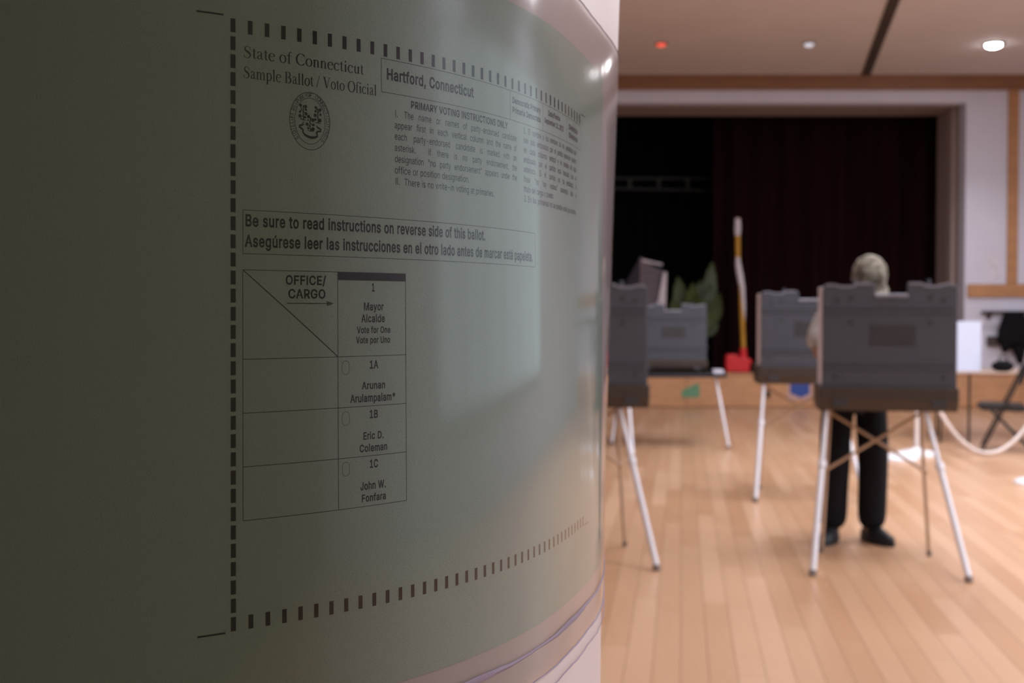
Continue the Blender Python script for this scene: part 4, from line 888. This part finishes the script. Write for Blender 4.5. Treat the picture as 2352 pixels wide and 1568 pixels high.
# --- serif letters for the heading, drawn as pen strokes in em units (x right, y up)
def arc(cx, cy, rx, ry, a0, a1, thick, thin, n=14, axis=0.0):
    """elliptical arc, heavy where it runs vertical"""
    path = []; ws = []
    for i in range(n + 1):
        a = R(a0 + (a1 - a0) * i / n); path.append((cx + rx * math.cos(a), cy + ry * math.sin(a)))
        ws.append(thin + (thick - thin) * abs(math.cos(a - axis)) ** 1.3)
    return path, ws
TK, TN = .098, .034
def serif(ch):
    st = []                                                     # list of (path, widths)
    def stem(x, y0, y1, w=TK): st.append(([(x, y0), (x, y1)], [w, w]))
    def foot(x, y, l=.085, r_=.085, w=.022): st.append(([(x - l, y), (x + r_, y)], [w, w]))
    def flag(x, y): st.append(([(x - .085, y - .055), (x + .045, y + .008)], [.022, .05]))
    xh = .45; ch_ = .662
    if ch == 'S':
        p = [(.42, .50), (.40, .60), (.33, .645), (.25, .655), (.16, .63), (.115, .565), (.105, .50), (.14, .43), (.23, .375), (.33, .32), (.41, .25), (.43, .17), (.40, .085), (.33, .025), (.25, .0), (.15, .02), (.085, .08), (.06, .17)]
        st.append((p, [.03, .03, .03, .03, .05, .07, .09, .10, .11, .11, .10, .09, .07, .05, .03, .03, .03, .03]))
        st.append(([(.425, .46), (.435, .655)], [.02, .02])); st.append(([(.055, .0), (.055, .2)], [.02, .02])); adv = .53
    elif ch == 't':
        st.append(([(.13, .56), (.13, .12), (.15, .04), (.20, .02), (.27, .06)], [.075, .085, .075, .05, .02])); st.append(([(.02, .435), (.26, .435)], [.03, .03])); adv = .285
    elif ch == 'a':
        st.append(([(.075, .33), (.10, .41), (.17, .445), (.25, .43), (.30, .37), (.30, .09), (.33, .03), (.38, .03), (.43, .06)], [.08, .045, .03, .04, .07, .085, .06, .045, .02]))
        st.append(([(.30, .28), (.20, .24), (.11, .19), (.075, .12), (.10, .04), (.17, .02), (.24, .05), (.30, .10)], [.025, .035, .05, .08, .07, .045, .03, .02])); adv = .445
    elif ch == 'e' or ch == 'c':
        p, ws = arc(.24, .222, .175, .218, 35 if ch == 'e' else 40, 318, .092, .03, 20); st.append((p, ws))
        if ch == 'e':
            st.append(([(.085, .27), (.40, .27)], [.03, .03])); p, ws = arc(.24, .27, .165, .17, 0, 75, .06, .03, 6); st.append((p, ws))
        else: st.append(([(.375, .375), (.345, .335)], [.06, .07]))
        adv = .445
    elif ch == 'o':
        p, ws = arc(.25, .222, .18, .222, 0, 360, .09, .028, 26); st.append((p, ws)); adv = .50
    elif ch == 'f':
        st.append(([(.32, .62), (.28, .66), (.22, .655), (.165, .60), (.15, .50), (.15, .01)], [.055, .045, .04, .06, .08, .085])); foot(.16, .012, .10, .11); st.append(([(.03, .435), (.29, .435)], [.03, .03])); adv = .32
    elif ch in 'CO':
        if ch == 'C':
            p, ws = arc(.37, .325, .29, .33, 42, 318, .105, .03, 24); st.append((p, ws)); st.append(([(.60, .46), (.61, .655)], [.02, .022])); st.append(([(.58, .10), (.62, .15)], [.02, .02])); adv = .66
        else:
            p, ws = arc(.36, .325, .29, .33, 0, 360, .11, .03, 30); st.append((p, ws)); adv = .72
    elif ch in 'nmu':
        k = {'n': 1, 'm': 2, 'u': 0}[ch]
        if ch == 'u':
            st.append(([(.12, .44), (.12, .14), (.15, .05), (.22, .02), (.30, .05), (.36, .11)], [.085, .085, .075, .05, .03, .02])); stem(.37, .02, .44); flag(.12, .43); flag(.37, .43); st.append(([(.33, .03), (.46, .045)], [.05, .02])); adv = .50
        else:
            stem(.12, 0, .43); foot(.12, .012); flag(.12, .43)
            for j in range(k):
                x = .12 + j * .265
                st.append(([(x + .02, .33), (x + .09, .40), (x + .16, .43), (x + .22, .40), (x + .25, .32), (x + .25, .01)], [.02, .035, .045, .065, .085, .085])); foot(x + .25, .012)
            adv = .50 if k == 1 else .775
    elif ch == 'i':
        stem(.14, 0, .43); foot(.14, .012); flag(.14, .43); st.append(([(.14, .56), (.14, .655)], [.095, .095])); adv = .28
    elif ch == 'l':
        stem(.14, 0, .67); foot(.14, .012); flag(.14, .665); adv = .28
    elif ch == 'p':
        stem(.12, -.21, .43); foot(.12, -.20); flag(.12, .43); p, ws = arc(.255, .222, .175, .218, 135, -135, .09, .03, 20); st.append((p, ws)); adv = .50
    elif ch == 'B':
        stem(.16, 0, .66, .10); foot(.12, .65, .10, .2); foot(.12, .012, .10, .2)
        p, ws = arc(.30, .50, .17, .15, 90, -90, .09, .025, 12); st.append((p, ws)); p, ws = arc(.31, .18, .22, .17, 90, -90, .10, .025, 12); st.append((p, ws)); st.append(([(.16, .35), (.31, .35)], [.025, .025])); adv = .645
    elif ch == 'V':
        st.append(([(.15, .66), (.37, .03)], [.105, .10])); st.append(([(.36, .0), (.60, .66)], [.03, .035])); foot(.14, .65, .12, .13); foot(.60, .65, .10, .11); adv = .70
    elif ch == '/':
        st.append(([(.02, -.04), (.25, .68)], [.045, .045])); adv = .28
    else: adv = .25
    return adv, st
def serif_text(ink, s_, u0, u1, base, em):
    tot = sum(serif(c)[0] for c in s_); sx = (u1 - u0) / tot; x = u0
    for c in s_:
        a, st = serif(c)
        for path, ws in st:
            # widths follow the pen: horizontal squeeze acts on vertical strokes
            pts = []
            for i, p in enumerate(path):
                q_a = path[max(i - 1, 0)]; q_b = path[min(i + 1, len(path) - 1)]
                if path[0] == path[-1] or (abs(path[0][0] - path[-1][0]) < 1e-6 and abs(path[0][1] - path[-1][1]) < 1e-6 and len(path) > 4):
                    if i == 0: q_a = path[-2]
                    if i == len(path) - 1: q_b = path[1]
                dx, dy = q_b[0] - q_a[0], q_b[1] - q_a[1]; l = math.hypot(dx, dy) or 1
                nx, ny = -dy / l * ws[i] / 2, dx / l * ws[i] / 2
                for sg in (1, -1): pts.append((x + (p[0] + sg * nx) * sx, base - (p[1] + sg * ny) * em))
            ink.poly(pts, [(2 * i, 2 * i + 1, 2 * i + 3, 2 * i + 2) for i in range(len(path) - 1)])
        x += a * sx

ink = Ink(); ink.line((-2.05, -.52), (-.54, -.52), .10); ink.line((-2.0, 33.42), (-.45, 33.42), .10); ink.line((39.6, -.5), (41.1, -.5), .08); ink.line((39.6, 33.4), (41.1, 33.4), .08)
ink.build('corner_marks', M['ink'], poster)
for k in range(33 + 1):
    i_ = Ink(); i_.rect(-.15, .14, k - .385, k + .385); i_.build('timing_mark', M['ink'], poster)
for vv in (0, 33):
    for k in range(1, 40):
        i_ = Ink(); i_.rect(k - .14, k + .14, vv - .385, vv + .385); i_.build('timing_mark', M['ink'], poster)
ink = Ink(); serif_text(ink, 'State of Connecticut', .59, 8.37, 1.72, 1.0); serif_text(ink, 'Sample Ballot / Voto Oficial', .59, 9.32, 2.86, .98)
ink.build('heading_print', M['ink'], poster)
# state seal
ink = Ink(); sx_, sy_ = 4.68, 4.89
def ring(rx, ry, w_, oy=0):
    ink.stroke([(sx_ + rx * math.cos(2 * math.pi * k / 56), sy_ + oy + ry * math.sin(2 * math.pi * k / 56)) for k in range(56)] + [(sx_ + rx, sy_ + oy)], w_)
ring(1.30, 1.665, .035); ring(.98, 1.335, .03)
def Q(x, y): return (sx_ + (x - 676) / 451 * 1.30, sy_ + (y - 774) / 641 * 1.665)
for stem_, base_ in ((((525, 440), (520, 560), (528, 760)), ((450, 748), (520, 762), (585, 765))), (((850, 470), (848, 600), (860, 795)), ((775, 790), (860, 795), (935, 805))), (((682, 680), (672, 850), (690, 990)), ((610, 985), (690, 995), (770, 1000)))):
    ink.stroke([Q(*p) for p in stem_], .06); ink.stroke([Q(*p) for p in base_], [.02, .06, .02])
for x, y, r_ in ((465, 445, 30), (575, 460, 36), (450, 590, 24), (580, 530, 24), (585, 620, 34), (450, 680, 36), (560, 700, 24), (480, 740, 14), (805, 455, 30), (900, 500, 34), (800, 540, 24), (910, 605, 26), (790, 630, 34), (795, 725, 26), (895, 735, 40), (640, 675, 34), (735, 745, 38), (630, 755, 20), (610, 850, 34), (750, 850, 26), (635, 935, 26), (740, 945, 38), (700, 960, 20)):
    ink.blob(*Q(x, y), r_ / 451 * 1.30, r_ / 641 * 1.665 * 1.15)
for a, b_ in (((465, 480), (490, 540)), ((490, 540), (450, 580)), ((500, 560), (560, 600)), ((540, 640), (500, 690)), ((840, 480), (805, 520)), ((880, 540), (840, 590)), ((830, 660), (860, 700)), ((700, 700), (660, 800)), ((640, 870), (680, 900)), ((690, 820), (740, 880))):
    ink.line(Q(*a), Q(*b_), .05)
rib = [(555, 852), (500, 875), (440, 895), (435, 925), (480, 950), (520, 990), (512, 1030), (550, 1080), (620, 1120), (705, 1140), (790, 1125), (840, 1095), (828, 1055), (818, 1015), (860, 985), (910, 978), (915, 935), (865, 905), (810, 880)]
ink.stroke([Q(*p) for p in rib], [.02] + [.11] * 7 + [.15] * 3 + [.11] * 7 + [.02])
ink.line(Q(530, 808), Q(490, 880), .05); ink.line(Q(820, 862), Q(845, 900), .05)
def ring_text(s_, a0, a1):
    n_ = len(s_)
    for i, c in enumerate(s_):
        if c == ' ': continue
        a = R(a0 + (a1 - a0) * (i + .5) / n_); rx, ry = 1.05, 1.405
        px_, py_ = sx_ + rx * math.cos(a), sy_ + ry * math.sin(a)
        nx, ny = math.cos(a) / rx, math.sin(a) / ry; l = math.hypot(nx, ny); nx /= l; ny /= l; tx, ty = -ny, nx
        g = glyph(c, False); sc_ = .42
        ink.poly([(px_ + tx * (p[0] - g[0] / 2) * sc_ + nx * p[1] * sc_, py_ + ty * (p[0] - g[0] / 2) * sc_ + ny * p[1] * sc_) for p in g[1]], g[2])
ring_text('SIGILLUM REIPUBLICÆ', 132, 275); ring_text('CONNECTICUTENSIS', 287, 410)
ink.build('state_seal_print', M['inkgrey'], poster)
# town box and header
ink = Ink(); ink.box(9.68, 39.3, .52, 2.56); ink.line((22.66, .52), (22.66, 2.56), .04); ink.line((28.3, .52), (28.3, 2.56), .03); ink.line((34.3, .52), (34.3, 2.56), .03)
ink.box(.56, 26.56, 10.23, 12.66)
ink.build('header_box_lines', M['inkgrey'], poster)
ink = Ink(); text(ink, 'Hartford, Connecticut', 10.05, 18.05, 1.74, .66, True)
ink.build('town_print', M['ink'], poster)
ink = Ink()
text(ink, 'Democratic Primary', 22.95, 27.8, 1.33, .40, True); text(ink, 'Primaria Democrata', 22.95, 27.8, 2.01, .40, True)
text(ink, 'Date/Fecha', 29.4, 32.4, 1.23, .38, True); text(ink, 'September 12, 2023', 28.6, 33.4, 1.88, .38, True)
text(ink, 'Districts', 35.0, 38.1, 1.42, .40, True); text(ink, 'Distritos', 35.0, 38.1, 2.08, .40, True)
ink.build('election_print', M['ink'], poster)
ink = Ink(); text(ink, 'PRIMARY VOTING INSTRUCTIONS ONLY', 12.0, 22.27, 3.27, .44, True)
sxn = .90
EN = ['The name or names of party-endorsed candidate', 'appear first in each vertical column and the name of', 'each party-endorsed candidate is marked with an', 'asterisk.  If there is no party endorsement, the', 'designation "no party endorsement" appears under the']
def fit_width(lines, measure, gap): return min((measure - gap * (len([w_ for w_ in l.split(' ')]) - 1)) / text_w(l.replace(' ', ''), False) for l in lines)
wEN = fit_width(EN[1:], 12.89, .34)
text(ink, 'I.', 10.72, 10.98, 3.98, .43)
justified(ink, EN[0], 11.45, 23.57, 3.98, .43, wEN)
for k in range(1, 5): justified(ink, EN[k], 10.68, 23.57, 3.98 + .69 * k, .43, wEN)
text(ink, 'office or position designation.', 10.68, 17.53, 3.98 + .69 * 5, .43)
text(ink, 'II.', 10.72, 11.10, 8.12, .43); text(ink, 'There is no write-in voting at primaries.', 11.45, 20.42, 8.12, .43)
ES = ['1. El nombre o los nombres de los candidatos que', 'han sido endosados por el partido aparecen primero', 'en cada columna vertical y el nombre de cada', 'endosado por el partido está marcado con un', 'asterisco. Si el partido no ha endosado, la', 'frase "no hay endoso" aparecerá bajo el']
wES = fit_width(ES, 12.82, .34)
for k, s_ in enumerate(ES): justified(ink, s_, 24.68, 37.5, 3.22 + .69 * k, .43, wES)
text(ink, 'título del cargo o puesto.', 24.68, 30.6, 7.38, .43); text(ink, '2. En las primarias no se puede votar por escrito', 24.68, 37.2, 8.07, .43)
ink.build('instruction_print', M['ink'], poster)
ink = Ink(); text(ink, 'Be sure to read instructions on reverse side of this ballot.', .66, 19.30, 11.12, .64, True)
text(ink, 'Asegúrese leer las instrucciones en el otro lado antes de marcar está papeleta.', .66, 26.10, 12.26, .64, True)
ink.build('notice_print', M['ink'], poster)
# office table
ink = Ink()
for vv in (13.56, 18.52, 21.50, 24.46, 27.42): ink.line((.55, vv), (11.52, vv), .036)
for uu in (.55, 6.49, 11.52): ink.line((uu, 13.56), (uu, 27.42), .036)
ink.line((.55, 13.56), (6.49, 18.52), .06)
ink.line((3.19, 15.41), (5.9, 15.41), .05); ink.poly([(5.75, 15.27), (6.22, 15.41), (5.75, 15.55)], [(0, 1, 2)])
ink.build('office_table_lines', M['inkgrey'], poster)
ink = Ink(); ink.rect(6.49, 11.54, 13.56, 14.03); ink.build('black_bar', M['ink'], poster)
ink = Ink()
for s_, a, b_, base_, cp_ in (('OFFICE/', 3.08, 5.70, 14.33, .50), ('CARGO', 3.24, 5.68, 15.11, .50), ('1', 8.87, 9.13, 14.66, .47), ('Mayor', 8.28, 9.78, 15.79, .44), ('Alcalde', 8.12, 9.88, 16.50, .44), ('Vote for One', 7.80, 10.30, 17.15, .37), ('Vote por Uno', 7.74, 10.28, 17.75, .37)):
    text(ink, s_, a, b_, base_, cp_, True)
ink.build('office_print', M['ink'], poster)
ink = Ink()
for s_, a, b_, base_, cp_ in (('1A', 8.68, 9.36, 19.27, .46), ('Arunan', 8.14, 9.90, 20.48, .42), ('Arulampalam*', 7.32, 10.70, 21.23, .44), ('1B', 8.66, 9.33, 22.22, .46), ('Eric D.', 8.21, 9.76, 23.47, .42), ('Coleman', 7.95, 10.04, 24.19, .42), ('1C', 8.66, 9.33, 25.17, .46), ('John W.', 8.0, 9.92, 26.43, .44), ('Fonfara', 8.08, 9.92, 27.14, .42)):
    text(ink, s_, a, b_, base_, cp_, True)
ink.build('candidate_print', M['ink'], poster)
ink = Ink()
for c_ in (19.17, 22.15, 25.10):
    p_ = []
    for k in range(33):
        a = 2 * math.pi * k / 32; cy_ = c_ + (-.155 if math.sin(a) < -1e-9 else .155) if abs(math.sin(a)) > 1e-9 else c_
        p_.append((7.01 + .25 * math.cos(a), cy_ + .25 * math.sin(a)))
    ink.stroke(p_[:-1] + [p_[0]], .022)
ink.build('vote_ovals', M['inkgrey'], poster)

# clear laminate wrapped over the ballot, with its violet-looking edges
film = MB().add(*grid(np.arange(-30, 96.1, .75), np.linspace(-9.8, 42.1, 27), .0013)).build('clear_plastic_film', M['film'], smooth=True, fix=False)
tag(film, 'glossy clear plastic film wrapped around the ballot on the column', 'plastic film')
def seam(v0, wv, u0, u1, wob, name='film_seam'):
    pts = []; us_ = np.arange(u0, u1, .4)
    for u_ in us_:
        c_ = v0 + wob * (math.sin(u_ * .9) * .5 + math.sin(u_ * 2.3 + 1) * .25); ww = wv * (.7 + .3 * math.sin(u_ * .35 + 2))
        pts.append((u_, c_, ww))
    v = []; f = []
    for u_, c_, ww in pts:
        for d_, o_ in ((-ww, .0014), (0, .0019), (ww, .0014)):
            v.append(tuple(surf(u_, c_ + d_ / 2, o_)))
    for i in range(len(pts) - 1):
        for j in range(2): f.append((i * 3 + j, i * 3 + j + 1, i * 3 + j + 4, i * 3 + j + 3))
    MB().add(v, f).build(name, M['seam'], film, smooth=True, fix=False)
seam(39.9, .50, 10, 80, .05); seam(42.1, .14, 10, 80, .06); seam(-9.8, .10, 24, 80, .04)
seam(43.3, .10, 26, 80, .10)
